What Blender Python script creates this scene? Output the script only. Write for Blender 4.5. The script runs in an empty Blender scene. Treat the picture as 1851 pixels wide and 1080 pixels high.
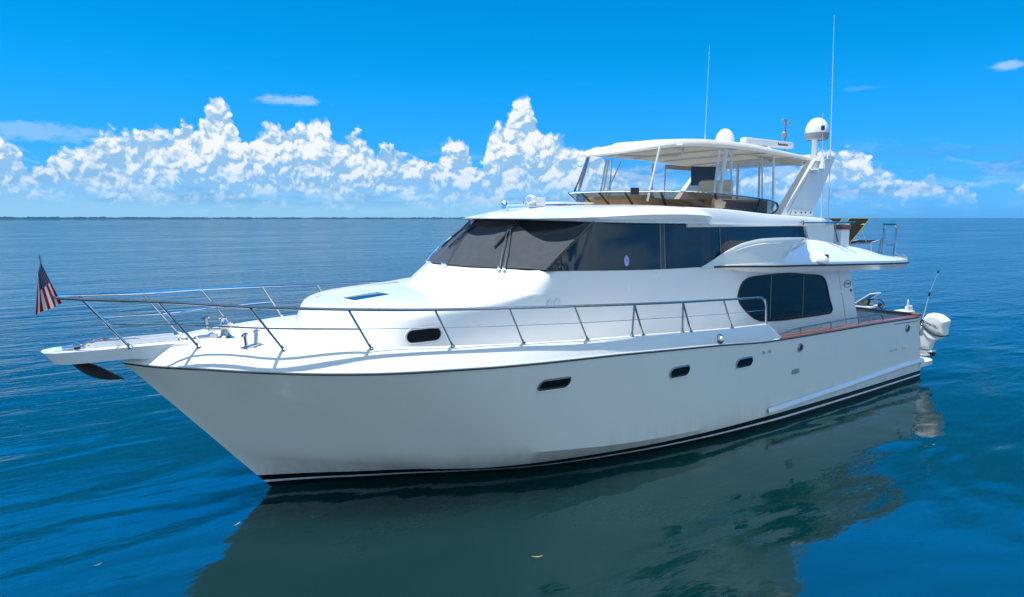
import bpy, bmesh, math, random
import numpy as np
from mathutils import Vector, Matrix
random.seed(7); RNG = np.random.default_rng(11)
S = bpy.context.scene
C = S.collection
R = math.radians

# ------------------------------------------------------------------ camera
# boat frame: X runs aft from the stem at the waterline, -Y is the port side, Z up
TH, H = R(36.34), 5.1
PITCH = math.atan(146.0 / 1234.0)
cam = bpy.data.objects.new('camera', bpy.data.cameras.new('camera')); C.objects.link(cam)
cam.data.sensor_width = 36; cam.data.lens = 36 * 1234 / 1851
cam.data.clip_start = 0.1; cam.data.clip_end = 60000
_r = Vector((math.cos(TH), -math.sin(TH), 0)); _f = Vector((math.sin(TH), math.cos(TH), 0))
_F = _f * math.cos(PITCH) - Vector((0, 0, math.sin(PITCH)))
_U = _f * math.sin(PITCH) + Vector((0, 0, math.cos(PITCH)))
M = Matrix((_r, _U, -_F)).transposed().to_4x4(); M.translation = Vector((-3.7164, -12.818, H))
cam.matrix_world = M
S.camera = cam
S.view_settings.view_transform = 'Standard'; S.view_settings.look = 'None'
S.view_settings.exposure = 0.22; S.view_settings.gamma = 1.0
S.cycles.max_bounces = 10; S.cycles.transparent_max_bounces = 24
S.cycles.use_denoising = True
S.cycles.caustics_reflective = True; S.cycles.blur_glossy = .6; S.cycles.caustics_refractive = False
S.cycles.sample_clamp_indirect = 6.0

SKYLO, SKYHI = (.15, .72, 2.05), (.004, .98, 1.62)
SKYTOP, SKYZEN, SKYSIDE = (.0, 3.5, 6.6), (.60, .75, .72), (.25, .62, .80)  # SKYTOP is an added bright band above the view for the water to reflect
CSHADE, CLIT = (3.0, 5.6, 8.3), (9.0, 9.5, 10.0)
CVEIL = (3.4, 6.6, 9.2)
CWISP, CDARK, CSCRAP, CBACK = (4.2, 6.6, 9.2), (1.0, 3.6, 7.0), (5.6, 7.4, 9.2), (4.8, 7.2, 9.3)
CBACK2 = (12.6, 16.2, 18.8)  # brighter cloud towards the port quarter, added to fill the hull and house sides
# ------------------------------------------------------------------ sky: clear deep blue with banks of cumulus near the horizon
SUNV = Vector((-0.28, 0.09, 1.0)).normalized()
sl = bpy.data.lights.new('sun', 'SUN'); sl.energy = 5.0; sl.angle = R(0.53); sl.color = (1.0, 0.965, 0.91)
so = bpy.data.objects.new('sun', sl); C.objects.link(so)
so.rotation_euler = SUNV.to_track_quat('Z', 'Y').to_euler(); so.location = (0, 0, 60)
W = bpy.data.worlds.new("World"); S.world = W; W.use_nodes = True
nt = W.node_tree; nt.nodes.clear()
def N(t, typ, **k):
    n = t.nodes.new(typ)
    for a, b in k.items():
        if a == 'inp':
            for i, v in b.items(): n.inputs[i].default_value = v
        else: setattr(n, a, b)
    return n
class NG:
    """terse maths on node sockets"""
    def __init__(s, t): s.t = t
    def _in(s, sock, q):
        if isinstance(q, (int, float)): sock.default_value = q
        elif isinstance(q, (tuple, list)): sock.default_value = q
        else: s.t.links.new(q, sock)
    def m(s, op, a, b=None, c=None, clamp=False):
        n = s.t.nodes.new('ShaderNodeMath'); n.operation = op; n.use_clamp = clamp
        for i, q in enumerate((a, b, c)):
            if q is not None: s._in(n.inputs[i], q)
        return n.outputs[0]
    def add(s, a, b): return s.m('ADD', a, b)
    def sub(s, a, b): return s.m('SUBTRACT', a, b)
    def mul(s, a, b): return s.m('MULTIPLY', a, b)
    def step(s, x, a, b, lo=0.0, hi=1.0):
        n = s.t.nodes.new('ShaderNodeMapRange'); n.interpolation_type = 'SMOOTHSTEP'
        for i, q in enumerate((x, a, b, lo, hi)): s._in(n.inputs[i], q)
        return n.outputs[0]
    def lin(s, x, a, b, lo=0.0, hi=1.0):
        n = s.t.nodes.new('ShaderNodeMapRange')
        for i, q in enumerate((x, a, b, lo, hi)): s._in(n.inputs[i], q)
        return n.outputs[0]
    def dot(s, a, v):
        n = s.t.nodes.new('ShaderNodeVectorMath'); n.operation = 'DOT_PRODUCT'; s._in(n.inputs[0], a); n.inputs[1].default_value = v; return n.outputs['Value']
    def vec(s, x, y, z=0.0):
        n = s.t.nodes.new('ShaderNodeCombineXYZ')
        for i, q in enumerate((x, y, z)): s._in(n.inputs[i], q)
        return n.outputs[0]
    def vop(s, op, a, b):
        n = s.t.nodes.new('ShaderNodeVectorMath'); n.operation = op; s._in(n.inputs[0], a); s._in(n.inputs[1], b); return n.outputs[0]
    def noise(s, v, scale, det=4.0, rough=.55, dist=0.0, col=False, dim='2D'):
        n = s.t.nodes.new('ShaderNodeTexNoise'); n.noise_dimensions = dim; s._in(n.inputs['Vector'], v)
        for k, q in (('Scale', scale), ('Detail', det), ('Roughness', rough), ('Distortion', dist)): n.inputs[k].default_value = q
        return n.outputs[1 if col else 0]
    def vor(s, v, scale, det=3.0, rough=.5, lac=2.3, smooth=.35):
        n = s.t.nodes.new('ShaderNodeTexVoronoi'); n.voronoi_dimensions = '2D'; n.feature = 'SMOOTH_F1'; s._in(n.inputs['Vector'], v)
        for k, q in (('Scale', scale), ('Detail', det), ('Roughness', rough), ('Lacunarity', lac), ('Smoothness', smooth)): n.inputs[k].default_value = q
        return n.outputs['Distance']
    def mix(s, f, a, b):
        n = s.t.nodes.new('ShaderNodeMix'); n.data_type = 'RGBA'; s._in(n.inputs[0], f)
        for i, q in ((6, a), (7, b)): s._in(n.inputs[i], (*q, 1) if isinstance(q, (tuple, list)) and len(q) == 3 else q)
        return n.outputs[2]
    def curve(s, x, pts, x0, x1, y1):
        n = s.t.nodes.new('ShaderNodeFloatCurve'); cv = n.mapping.curves[0]; n.mapping.use_clip = False
        P = [((a - x0) / (x1 - x0), b / y1) for a, b in pts]
        cv.points[0].location = P[0]; cv.points[1].location = P[-1]
        for q in P[1:-1]: cv.points.new(*q)
        for q in cv.points: q.handle_type = 'AUTO_CLAMPED'
        n.mapping.update(); s._in(n.inputs['Value'], s.lin(x, x0, x1)); return s.mul(n.outputs[0], y1)
g = NG(nt)
wo = N(nt, 'ShaderNodeOutputWorld'); bg = N(nt, 'ShaderNodeBackground'); nt.links.new(bg.outputs[0], wo.inputs[0])
sky = N(nt, 'ShaderNodeTexSky'); sky.sky_type = 'NISHITA'; sky.sun_disc = False
sky.sun_elevation = math.asin(SUNV.z); sky.sun_rotation = math.atan2(SUNV.x, SUNV.y)
sky.altitude = 0; sky.air_density = 1.0; sky.dust_density = 0.3; sky.ozone_density = 2.0
D = N(nt, 'ShaderNodeTexCoord').outputs['Generated']
dx, dy, dz = g.dot(D, _r), g.dot(D, _f), g.dot(D, (0, 0, 1))
U = g.mul(g.m('ARCTAN2', dx, dy), 12.34)                                            # azimuth and elevation in units of about 4.6 degrees
V = g.mul(g.m('ARCTAN2', dz, g.m('SQRT', g.add(g.mul(dx, dx), g.mul(dy, dy)))), 12.34)
tint = N(nt, 'ShaderNodeMix', data_type='RGBA', blend_type='MULTIPLY', inp={0: 1.0}); nt.links.new(sky.outputs[0], tint.inputs[6])
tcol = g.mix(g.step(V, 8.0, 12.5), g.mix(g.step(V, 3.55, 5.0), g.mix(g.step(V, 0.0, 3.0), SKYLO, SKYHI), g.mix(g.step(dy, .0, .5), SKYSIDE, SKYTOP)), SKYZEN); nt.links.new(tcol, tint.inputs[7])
P = g.vec(U, V)
def uv_of(px, py):
    d = _r * (px - 925.5) - _U * (py - 540.0) + _F * 1234.0
    a, b = d.dot(_r), d.dot(_f); return 12.34 * math.atan2(a, b), 12.34 * math.atan2(d.z, math.hypot(a, b))
TOPS = [(-420, 300), (-300, 250), (-200, 270), (-100, 235), (-30, 232), (20, 240), (38, 265), (65, 292), (85, 268), (110, 250), (160, 238), (185, 222), (205, 214), (225, 226), (250, 220), (280, 214), (300, 224), (320, 210), (345, 206), (358, 214), (364, 176), (388, 166), (415, 172), (424, 205), (432, 232), (448, 236),
        (465, 215), (490, 208), (510, 220), (540, 206), (565, 194), (592, 203), (602, 228), (620, 236), (640, 224), (660, 234), (680, 248), (700, 252), (730, 260), (760, 272), (785, 276), (800, 248), (830, 244), (846, 250), (856, 284), (868, 288), (878, 226), (900, 214), (921, 200), (926, 166), (942, 160), (962, 178), (970, 205),
        (985, 226), (1010, 230), (1030, 242), (1060, 248), (1082, 252), (1096, 290), (1120, 302), (1150, 310), (1180, 345), (1230, 352), (1300, 335), (1350, 310), (1400, 296), (1440, 290), (1470, 260), (1500, 266), (1540, 255), (1570, 266), (1590, 288), (1620, 294), (1650, 302), (1680, 292), (1702, 312), (1722, 322), (1745, 310), (1762, 318), (1775, 385), (1792, 372), (1812, 360), (1835, 318), (1870, 315), (1920, 340), (2000, 330), (2200, 345), (2500, 300)]
TC = [uv_of(*q) for q in TOPS]
w1 = g.vop('SUBTRACT', g.noise(P, 1.6, 3.0, .55, col=True), (.5, .5, .5))
w2 = g.vop('SUBTRACT', g.noise(P, 7.0, 3.0, .6, col=True), (.5, .5, .5))
PW = g.vop('ADD', P, g.vop('ADD', g.vop('MULTIPLY', w1, (.30, .26, 0)), g.vop('MULTIPLY', w2, (.06, .06, 0))))
def billow(v):
    return g.sub(1.0, g.add(g.mul(g.vor(v, 2.0, 0.0, .5, 2.2, .5), .62), g.mul(g.vor(v, 4.6, 2.0, .50, 2.2, .35), .58)))
B0 = billow(PW)
B1 = billow(g.vop('ADD', PW, (-.03, .075, 0)))
B2 = billow(g.vop('ADD', PW, (-.08, .24, 0)))
wx = N(nt, 'ShaderNodeSeparateXYZ'); nt.links.new(w2, wx.inputs[0])
top = g.curve(g.add(U, g.mul(wx.outputs[0], .16)), TC, TC[0][0], TC[-1][0], 4.0)
dep = g.sub(g.sub(top, .09), V)                                                                   # depth below the cloud's crown line
dens = g.add(g.mul(dep, 1.9), g.mul(g.sub(B0, .42), .58))
base = g.step(g.add(V, g.mul(g.sub(g.noise(g.vop('MULTIPLY', P, (.8, 3.2, 1)), 1.5, 5.0, .6), .5), .85)), .10, .58)
alpha = g.mul(g.step(dens, .0, g.lin(g.noise(P, 2.7, 2.0, .5), .35, .65, .10, .34)), base)
lit = g.add(g.add(g.mul(g.sub(B0, B1), 2.3), g.mul(g.sub(B0, B2), 1.3)), g.lin(g.add(V, g.mul(g.sub(g.noise(P, 2.1, 2.0, .5), .5), 1.5)), .35, 1.75, .12, .82))
lit = g.m('MINIMUM', g.m('MAXIMUM', lit, 0.0), 1.0)
ccol = g.mix(lit, CSHADE, CLIT)
fade = g.step(V, .1, 1.15, .45, 1.0)
alpha = g.mul(g.mul(alpha, fade), g.step(g.mul(dy, 1.0), .25, .55))
# loose low scraps and bluish veils between bank and horizon, a few cirrus wisps higher
sc_ = g.noise(g.vop('ADD', g.vop('MULTIPLY', PW, (.55, 2.6, 1)), (3.1, .7, 0)), 1.7, 6.0, .62)
scr = g.mul(g.mul(g.step(sc_, .50, .68), g.mul(g.step(V, .08, .35), g.step(V, 1.3, .7))), .55)
scr = g.mul(scr, g.step(U, 9.5, 4.0, .25, 1.0))
dk = g.mul(g.mul(g.step(g.noise(g.vop('ADD', g.vop('MULTIPLY', P, (.35, 3.0, 1)), (9.1, 2.7, 0)), 1.3, 4.0, .55), .48, .66), g.mul(g.step(V, .10, .4), g.step(V, 1.25, .75))), .55)
wis = None
for px, py, sx_, sy_, am in ((525, 182, 70, 11, .75), (60, 238, 120, 22, .5), (-80, 232, 120, 26, .5), (1825, 118, 34, 10, .75), (1560, 160, 40, 5, .12), (820, 262, 30, 12, .2)):
    a_, b_ = uv_of(px, py); e_ = g.vop('MULTIPLY', g.vop('SUBTRACT', P, (a_, b_, 0)), (123.4 / 10 * 10 / sx_, 123.4 / sy_, 0))
    ln = N(nt, 'ShaderNodeVectorMath', operation='LENGTH'); nt.links.new(e_, ln.inputs[0])
    q_ = g.mul(g.step(g.add(ln.outputs['Value'], g.mul(g.sub(g.noise(g.vop('MULTIPLY', P, (1.0, 2.2, 1)), 3.0, 5.0, .6), .5), 1.8)), 1.05, .35), am)
    wis = q_ if wis is None else g.m('MAXIMUM', wis, q_)
col = tint.outputs[2]
col = g.mix(g.mul(g.mul(g.step(V, .95, .05), g.step(U, 7.0, 1.0, .08, .8)), g.step(dy, .1, .5)), col, CVEIL)
col = g.mix(wis, col, CWISP)
col = g.mix(dk, col, CDARK)
col = g.mix(scr, col, CSCRAP)
col = g.mix(alpha, col, ccol)
# broken cumulus over the half of the sky behind the camera (it lights the port side and shows in the windows)
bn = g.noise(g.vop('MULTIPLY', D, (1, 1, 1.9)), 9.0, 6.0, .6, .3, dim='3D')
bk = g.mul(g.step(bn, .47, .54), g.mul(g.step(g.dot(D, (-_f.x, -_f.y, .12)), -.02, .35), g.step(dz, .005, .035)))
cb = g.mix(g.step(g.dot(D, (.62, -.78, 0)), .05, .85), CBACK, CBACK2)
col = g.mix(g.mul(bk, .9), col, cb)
W.cycles.sampling_method = 'MANUAL'; W.cycles.sample_map_resolution = 512
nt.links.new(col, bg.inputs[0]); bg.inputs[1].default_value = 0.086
# ------------------------------------------------------------------ materials
def new_mat(name):
    m = bpy.data.materials.new(name); m.use_nodes = True
    return m, m.node_tree, m.node_tree.nodes['Principled BSDF']
def mat(name, col, rough=0.5, metal=0.0, coat=0.0, spec=0.5, noise=0.0, nscale=6.0, bump=0.0, bscale=40.0, rvar=0.0, stretch=(1, 1, 1)):
    m, t, p = new_mat(name)
    p.inputs['Base Color'].default_value = (*col, 1); p.inputs['Roughness'].default_value = rough
    p.inputs['Metallic'].default_value = metal; p.inputs['Specular IOR Level'].default_value = spec
    if coat: p.inputs['Coat Weight'].default_value = coat; p.inputs['Coat Roughness'].default_value = 0.04
    co = N(t, 'ShaderNodeTexCoord'); mp = N(t, 'ShaderNodeMapping', inp={'Scale': stretch}); t.links.new(co.outputs['Object'], mp.inputs[0])
    if noise or rvar:
        n = N(t, 'ShaderNodeTexNoise', inp={'Scale': nscale, 'Detail': 5.0, 'Roughness': 0.6}); t.links.new(mp.outputs[0], n.inputs['Vector'])
        if noise:
            x = N(t, 'ShaderNodeMix', data_type='RGBA', inp={6: (*[c * (1 - noise) for c in col], 1), 7: (*[min(1, c * (1 + noise * .6)) for c in col], 1)})
            t.links.new(n.outputs[0], x.inputs[0]); t.links.new(x.outputs[2], p.inputs['Base Color'])
        if rvar:
            r = N(t, 'ShaderNodeMapRange', inp={1: .3, 2: .7, 3: max(0, rough - rvar), 4: rough + rvar}); t.links.new(n.outputs[0], r.inputs[0]); t.links.new(r.outputs[0], p.inputs['Roughness'])
    if bump:
        n = N(t, 'ShaderNodeTexNoise', inp={'Scale': bscale, 'Detail': 4.0}); t.links.new(mp.outputs[0], n.inputs['Vector'])
        b = N(t, 'ShaderNodeBump', inp={'Strength': bump, 'Distance': 0.02}); t.links.new(n.outputs[0], b.inputs['Height']); t.links.new(b.outputs[0], p.inputs['Normal'])
    return m
WHITE = mat('gelcoat_white', (.80, .80, .79), .22, coat=.5, noise=.03, nscale=1.2, rvar=.06, bump=.02, bscale=1.5)
DECK = mat('deck_nonskid', (.80, .80, .78), .55, noise=.04, nscale=3, bump=.25, bscale=160)
STEEL = mat('stainless_steel', (.46, .46, .46), .20, metal=1.0, rvar=.05, nscale=14)
CHROME = mat('polished_chrome', (.85, .86, .88), .06, metal=1.0)
GREYMETAL = mat('galvanised_metal', (.30, .30, .31), .42, metal=.85, noise=.25, nscale=9)
ANCHORM = mat('anchor_steel', (.055, .052, .05), .42, metal=.5, noise=.5, nscale=6)
BLACK = mat('black_rubber', (.012, .012, .014), .45, noise=.2)
GLASS = mat('tinted_glass', (.005, .010, .014), .05, spec=.5, bump=.012, bscale=1.1)
PORTGLASS = mat('port_glass', (.004, .004, .006), .2, spec=.3)
COVER = mat('cover_mesh_fabric', (.046, .055, .066), .85, noise=.35, nscale=5, bump=.35, bscale=7)
TEAK = mat('varnished_teak', (.24, .085, .035), .35, coat=.25, noise=.45, nscale=9, stretch=(.5, 8, 8))
TEAKDRY = mat('oiled_teak', (.23, .085, .05), .5, noise=.4, nscale=9, stretch=(8, .5, 8))
CREAM = mat('cream_vinyl', (.62, .55, .43), .5, noise=.06, nscale=2.5)
LINERTAN = mat('brown_liner', (.26, .20, .125), .6, noise=.2, nscale=3)
TAN = mat('tan_upholstery', (.50, .40, .27), .6, noise=.12, nscale=4, bump=.1, bscale=30)
GREYPL = mat('grey_plastic', (.27, .29, .31), .45, noise=.1)
DARKGREY = mat('dark_grey_panel', (.05, .06, .07), .5, noise=.15)
NAVY = mat('navy_curtain', (.006, .022, .055), .35, noise=.35, nscale=7, stretch=(6, 6, .7))
ALU = mat('white_powder_coat', (.66, .68, .70), .3, noise=.04)
WEAVE = mat('brown_woven_mesh', (.017, .014, .011), .95, spec=.1, noise=.3, nscale=40, bump=.3, bscale=150)
LIME = mat('lime_piping', (.20, .27, .035), .6, noise=.05)
PLASTICW = mat('white_plastic', (.78, .78, .76), .3, noise=.03)
INKBLUE = mat('teal_print', (.02, .13, .20), .4)
INK = mat('dark_print', (.02, .022, .03), .4)
INKRED = mat('maroon_print', (.14, .02, .06), .4)
LILAC = mat('lilac_sticker', (.42, .38, .80), .5)
SEAM = mat('seam_shadow_gap', (.20, .22, .24), .6)

# hull: white above, cream below the chine, black boot stripe, white pinstripe, navy antifouling
HULLM, t, p = new_mat('hull_paint')
p.inputs['Roughness'].default_value = .16; p.inputs['Coat Weight'].default_value = .6; p.inputs['Coat Roughness'].default_value = .05
co = N(t, 'ShaderNodeTexCoord'); sx = N(t, 'ShaderNodeSeparateXYZ'); t.links.new(co.outputs['Object'], sx.inputs[0])
rp = N(t, 'ShaderNodeValToRGB'); rp.color_ramp.interpolation = 'CONSTANT'
zr = N(t, 'ShaderNodeMapRange', inp={1: -1.0, 2: 1.0, 3: 0.0, 4: 1.0}); t.links.new(sx.outputs['Z'], zr.inputs[0]); t.links.new(zr.outputs[0], rp.inputs[0])
el = rp.color_ramp.elements
el[0].position = 0; el[0].color = (.004, .008, .014, 1)
el[1].position = (1 + .115) / 2; el[1].color = (.78, .78, .76, 1)
e = el.new((1 + .160) / 2); e.color = (.004, .004, .005, 1)
e = el.new((1 + .275) / 2); e.color = (.80, .775, .70, 1)
cw = N(t, 'ShaderNodeMapRange', inp={1: .14, 2: .30, 3: .05, 4: .6}); t.links.new(sx.outputs['Z'], cw.inputs[0]); t.links.new(cw.outputs[0], p.inputs['Coat Weight'])
rw = N(t, 'ShaderNodeMapRange', inp={1: .14, 2: .30, 3: .5, 4: .16}); t.links.new(sx.outputs['Z'], rw.inputs[0]); t.links.new(rw.outputs[0], p.inputs['Roughness'])
vor = N(t, 'ShaderNodeTexNoise', inp={'Scale': 1.0, 'Detail': 6.0, 'Roughness': .65})
mp = N(t, 'ShaderNodeMapping', inp={'Scale': (3.0, 3.0, .35)}); t.links.new(co.outputs['Object'], mp.inputs[0]); t.links.new(mp.outputs[0], vor.inputs['Vector'])
st = N(t, 'ShaderNodeMapRange', inp={1: .45, 2: .75, 3: 0.0, 4: 1.0}); t.links.new(vor.outputs[0], st.inputs[0])
lo = N(t, 'ShaderNodeMapRange', inp={1: .85, 2: .25, 3: 0.03, 4: .75}); t.links.new(sx.outputs['Z'], lo.inputs[0])
sm = N(t, 'ShaderNodeMath', operation='MULTIPLY'); t.links.new(st.outputs[0], sm.inputs[0]); t.links.new(lo.outputs[0], sm.inputs[1])
stain = N(t, 'ShaderNodeMix', data_type='RGBA', blend_type='MULTIPLY', inp={7: (.72, .63, .45, 1)})
t.links.new(sm.outputs[0], stain.inputs[0]); t.links.new(rp.outputs[0], stain.inputs[6]); t.links.new(stain.outputs[2], p.inputs['Base Color'])
nb = N(t, 'ShaderNodeTexNoise', inp={'Scale': .8, 'Detail': 3.0}); t.links.new(co.outputs['Object'], nb.inputs['Vector'])
bb = N(t, 'ShaderNodeBump', inp={'Strength': .03, 'Distance': .05}); t.links.new(nb.outputs[0], bb.inputs['Height']); t.links.new(bb.outputs[0], p.inputs['Normal']); t.links.new(bb.outputs[0], p.inputs['Coat Normal'])

def cloth_mat(name, col, tr):
    m = bpy.data.materials.new(name); m.use_nodes = True; t = m.node_tree; t.nodes.clear()
    o = N(t, 'ShaderNodeOutputMaterial'); d_ = N(t, 'ShaderNodeBsdfDiffuse'); d_.inputs[0].default_value = (*col, 1); r_ = N(t, 'ShaderNodeBsdfTranslucent'); r_.inputs[0].default_value = (*col, 1)
    x = N(t, 'ShaderNodeMixShader'); x.inputs[0].default_value = tr; t.links.new(d_.outputs[0], x.inputs[1]); t.links.new(r_.outputs[0], x.inputs[2])
    co = N(t, 'ShaderNodeTexCoord'); n_ = N(t, 'ShaderNodeTexNoise', inp={'Scale': 2.2, 'Detail': 4.0}); t.links.new(co.outputs['Object'], n_.inputs['Vector'])
    b_ = N(t, 'ShaderNodeBump', inp={'Strength': .3, 'Distance': .06}); t.links.new(n_.outputs[0], b_.inputs['Height']); t.links.new(b_.outputs[0], d_.inputs['Normal'])
    t.links.new(x.outputs[0], o.inputs[0]); return m
LINER = cloth_mat('translucent_headliner', (.70, .62, .48), .45)
TOPSKIN = cloth_mat('translucent_white_top', (.80, .80, .78), .38)
def clear_mat(name, tint, gloss=1.45, haze=0.0):
    m = bpy.data.materials.new(name); m.use_nodes = True; t = m.node_tree; t.nodes.clear()
    o = N(t, 'ShaderNodeOutputMaterial'); tr = N(t, 'ShaderNodeBsdfTransparent'); tr.inputs[0].default_value = (*tint, 1)
    gl = N(t, 'ShaderNodeBsdfGlossy', inp={'Roughness': .04}); fr = N(t, 'ShaderNodeFresnel', inp={'IOR': gloss})
    mxs = N(t, 'ShaderNodeMixShader'); t.links.new(fr.outputs[0], mxs.inputs[0]); t.links.new(tr.outputs[0], mxs.inputs[1]); t.links.new(gl.outputs[0], mxs.inputs[2])
    out = mxs
    if haze:
        df = N(t, 'ShaderNodeBsdfDiffuse'); df.inputs[0].default_value = (.8, .82, .85, 1)
        m2 = N(t, 'ShaderNodeMixShader'); m2.inputs[0].default_value = haze
        t.links.new(mxs.outputs[0], m2.inputs[1]); t.links.new(df.outputs[0], m2.inputs[2]); out = m2
    t.links.new(out.outputs[0], o.inputs[0])
    return m
SMOKE = clear_mat('smoked_acrylic', (.44, .35, .27), 1.42)
VINYL = clear_mat('clear_vinyl', (.95, .97, .98), 1.07, .012)
SCREEN = clear_mat('clear_acrylic', (.85, .88, .9), 1.45, .05)

# ------------------------------------------------------------------ mesh helpers
def tag(o, label=None, cat=None, group=None, kind=None):
    for k, v in (('label', label), ('category', cat), ('group', group), ('kind', kind)):
        if v: o[k] = v
    return o
def empty(name, loc, label, cat, group=None):
    o = bpy.data.objects.new(name, None); C.objects.link(o); o.location = loc; o.empty_display_size = .3
    return tag(o, label, cat, group)
class MB:
    def __init__(s): s.v = []; s.f = []; s.mi = []; s.uv = None
    def add(s, vs, fs, mi=0):
        b = len(s.v); s.v += [tuple(map(float, q)) for q in vs]; s.f += [tuple(b + i for i in f) for f in fs]; s.mi += [mi] * len(fs); return s
    def grid(s, P, mi=0, closed=False):
        n, m = len(P), len(P[0]); vs = [q for row in P for q in row]; fs = []
        for i in range(n - 1):
            for j in range(m if closed else m - 1):
                k = (j + 1) % m; fs.append((i * m + j, i * m + k, (i + 1) * m + k, (i + 1) * m + j))
        return s.add(vs, fs, mi)
    def tube(s, path, r, n=8, mi=0, closed=False, cap=True):
        P = [Vector(q) for q in path]; L = len(P); rr = r if isinstance(r, (list, tuple)) else [r] * L
        rows = []; up = None
        for i in range(L):
            a = P[i - 1] if (i > 0 or closed) else P[i]; b = P[(i + 1) % L] if (i < L - 1 or closed) else P[i]
            d = (b - a).normalized()
            if up is None: up = Vector((0, 0, 1)) if abs(d.z) < .9 else Vector((1, 0, 0))
            x = d.cross(up).normalized(); up = x.cross(d).normalized()
            rows.append([P[i] + (x * math.cos(2 * math.pi * k / n) + up * math.sin(2 * math.pi * k / n)) * rr[i] for k in range(n)])
        if closed: rows.append(rows[0])
        b = len(s.v); s.grid(rows, mi, True)
        if cap and not closed: s.f += [tuple(b + k for k in range(n)), tuple(b + (L - 1) * n + k for k in range(n))]; s.mi += [mi, mi]
        return s
    def lathe(s, prof, c, axis=(0, 0, 1), n=24, mi=0):
        ax = Vector(axis).normalized(); u = ax.orthogonal().normalized(); w = ax.cross(u); c = Vector(c)
        rows = [[c + ax * h + (u * math.cos(2 * math.pi * k / n) + w * math.sin(2 * math.pi * k / n)) * max(r, 1e-4) for k in range(n)] for r, h in prof]
        return s.grid(rows, mi, True)
    def prism(s, outline, ext, mi=0):
        a = [Vector(q) for q in outline]; e = Vector(ext); n = len(a)
        fs = [tuple(range(n)), tuple(range(2 * n - 1, n - 1, -1))] + [(i, (i + 1) % n, n + (i + 1) % n, n + i) for i in range(n)]
        return s.add(a + [q + e for q in a], fs, mi)
    def box(s, c, d, mi=0, rot=None, bev=0.0):
        bm = bmesh.new(); bmesh.ops.create_cube(bm, size=1)
        for v in bm.verts: v.co = Vector((v.co.x * d[0], v.co.y * d[1], v.co.z * d[2]))
        if bev: bmesh.ops.bevel(bm, geom=bm.edges[:], offset=bev, segments=2, affect='EDGES', profile=.6)
        m = rot if rot is not None else Matrix.Identity(3)
        bm.verts.index_update(); vs = [m @ v.co + Vector(c) for v in bm.verts]; fs = [[v.index for v in f.verts] for f in bm.faces]; bm.free()
        return s.add(vs, fs, mi)
    def build(s, name, mats, parent=None, sharp=35, origin=(0, 0, 0), label=None):
        me = bpy.data.meshes.new(name); O = Vector(origin)
        me.from_pydata([Vector(q) - O for q in s.v], [], s.f)
        for m in (mats if isinstance(mats, list) else [mats]): me.materials.append(m)
        for pl, i in zip(me.polygons, s.mi): pl.material_index = i
        bm = bmesh.new(); bm.from_mesh(me)
        bmesh.ops.remove_doubles(bm, verts=bm.verts, dist=1e-5); bmesh.ops.recalc_face_normals(bm, faces=bm.faces); bm.to_mesh(me); bm.free()
        me.polygons.foreach_set('use_smooth', [True] * len(me.polygons)); me.set_sharp_from_angle(angle=R(sharp)); me.update()
        o = bpy.data.objects.new(name, me); C.objects.link(o)
        if parent is not None: o.parent = parent
        else: o.location = O
        if label: o['label'] = label
        return o
def herm(xs, ys, x):
    xs = np.asarray(xs, float); ys = np.asarray(ys, float); x = np.atleast_1d(np.asarray(x, float)); x = np.clip(x, xs[0], xs[-1])
    d = np.diff(ys) / np.diff(xs); m = np.zeros_like(ys); m[0], m[-1] = d[0], d[-1]
    for i in range(1, len(xs) - 1):
        if d[i - 1] * d[i] > 0: m[i] = 2 * d[i - 1] * d[i] / (d[i - 1] + d[i]) if False else 3 * (xs[i + 1] - xs[i - 1]) / ((2 * (xs[i + 1] - xs[i]) + (xs[i] - xs[i - 1])) / d[i - 1] + ((xs[i + 1] - xs[i]) + 2 * (xs[i] - xs[i - 1])) / d[i])
    i = np.clip(np.searchsorted(xs, x) - 1, 0, len(xs) - 2); h = xs[i + 1] - xs[i]; u = (x - xs[i]) / h
    r = (2 * u**3 - 3 * u**2 + 1) * ys[i] + (u**3 - 2 * u**2 + u) * h * m[i] + (-2 * u**3 + 3 * u**2) * ys[i + 1] + (u**3 - u**2) * h * m[i + 1]
    return r
def f1(tab, k=1):
    xs = [q[0] for q in tab]; ys = [q[k] for q in tab]
    return lambda x: float(herm(xs, ys, x)[0])
def smooth_path(pts, n=6):
    P = np.array(pts, float); d = np.r_[0, np.cumsum(np.linalg.norm(np.diff(P, axis=0), axis=1))]
    u = np.unique(np.concatenate([np.linspace(d[i], d[i + 1], n + 1) for i in range(len(d) - 1)]))
    return np.stack([herm(d, P[:, k], u) for k in range(P.shape[1])], 1)
def bez(a, b, c, n=5):
    a, b, c = Vector(a), Vector(b), Vector(c)
    return [a * (1 - u)**2 + b * 2 * u * (1 - u) + c * u * u for u in [i / n for i in range(n + 1)]]
def mir(q): return (q[0], -q[1], q[2])
def text_mesh(txt, size, origin, xdir, ydir, name, m, parent, depth=.004, org=(0, 0, 0)):
    cu = bpy.data.curves.new(name, 'FONT'); cu.body = txt; cu.size = size; cu.extrude = depth; cu.align_x = 'CENTER'; cu.align_y = 'CENTER'
    o = bpy.data.objects.new(name + '_tmp', cu); C.objects.link(o); bpy.context.view_layer.update()
    me = bpy.data.meshes.new_from_object(o.evaluated_get(bpy.context.evaluated_depsgraph_get()))
    bpy.data.objects.remove(o); bpy.data.curves.remove(cu)
    x = Vector(xdir).normalized(); y = Vector(ydir).normalized(); z = x.cross(y)
    MM = Matrix((x, y, z)).transposed().to_4x4(); MM.translation = Vector(origin) - Vector(org); me.transform(MM)
    me.materials.clear(); me.materials.append(m); me.name = name
    o = bpy.data.objects.new(name, me); C.objects.link(o); o.parent = parent
    return o

exec_parts = []
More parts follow.
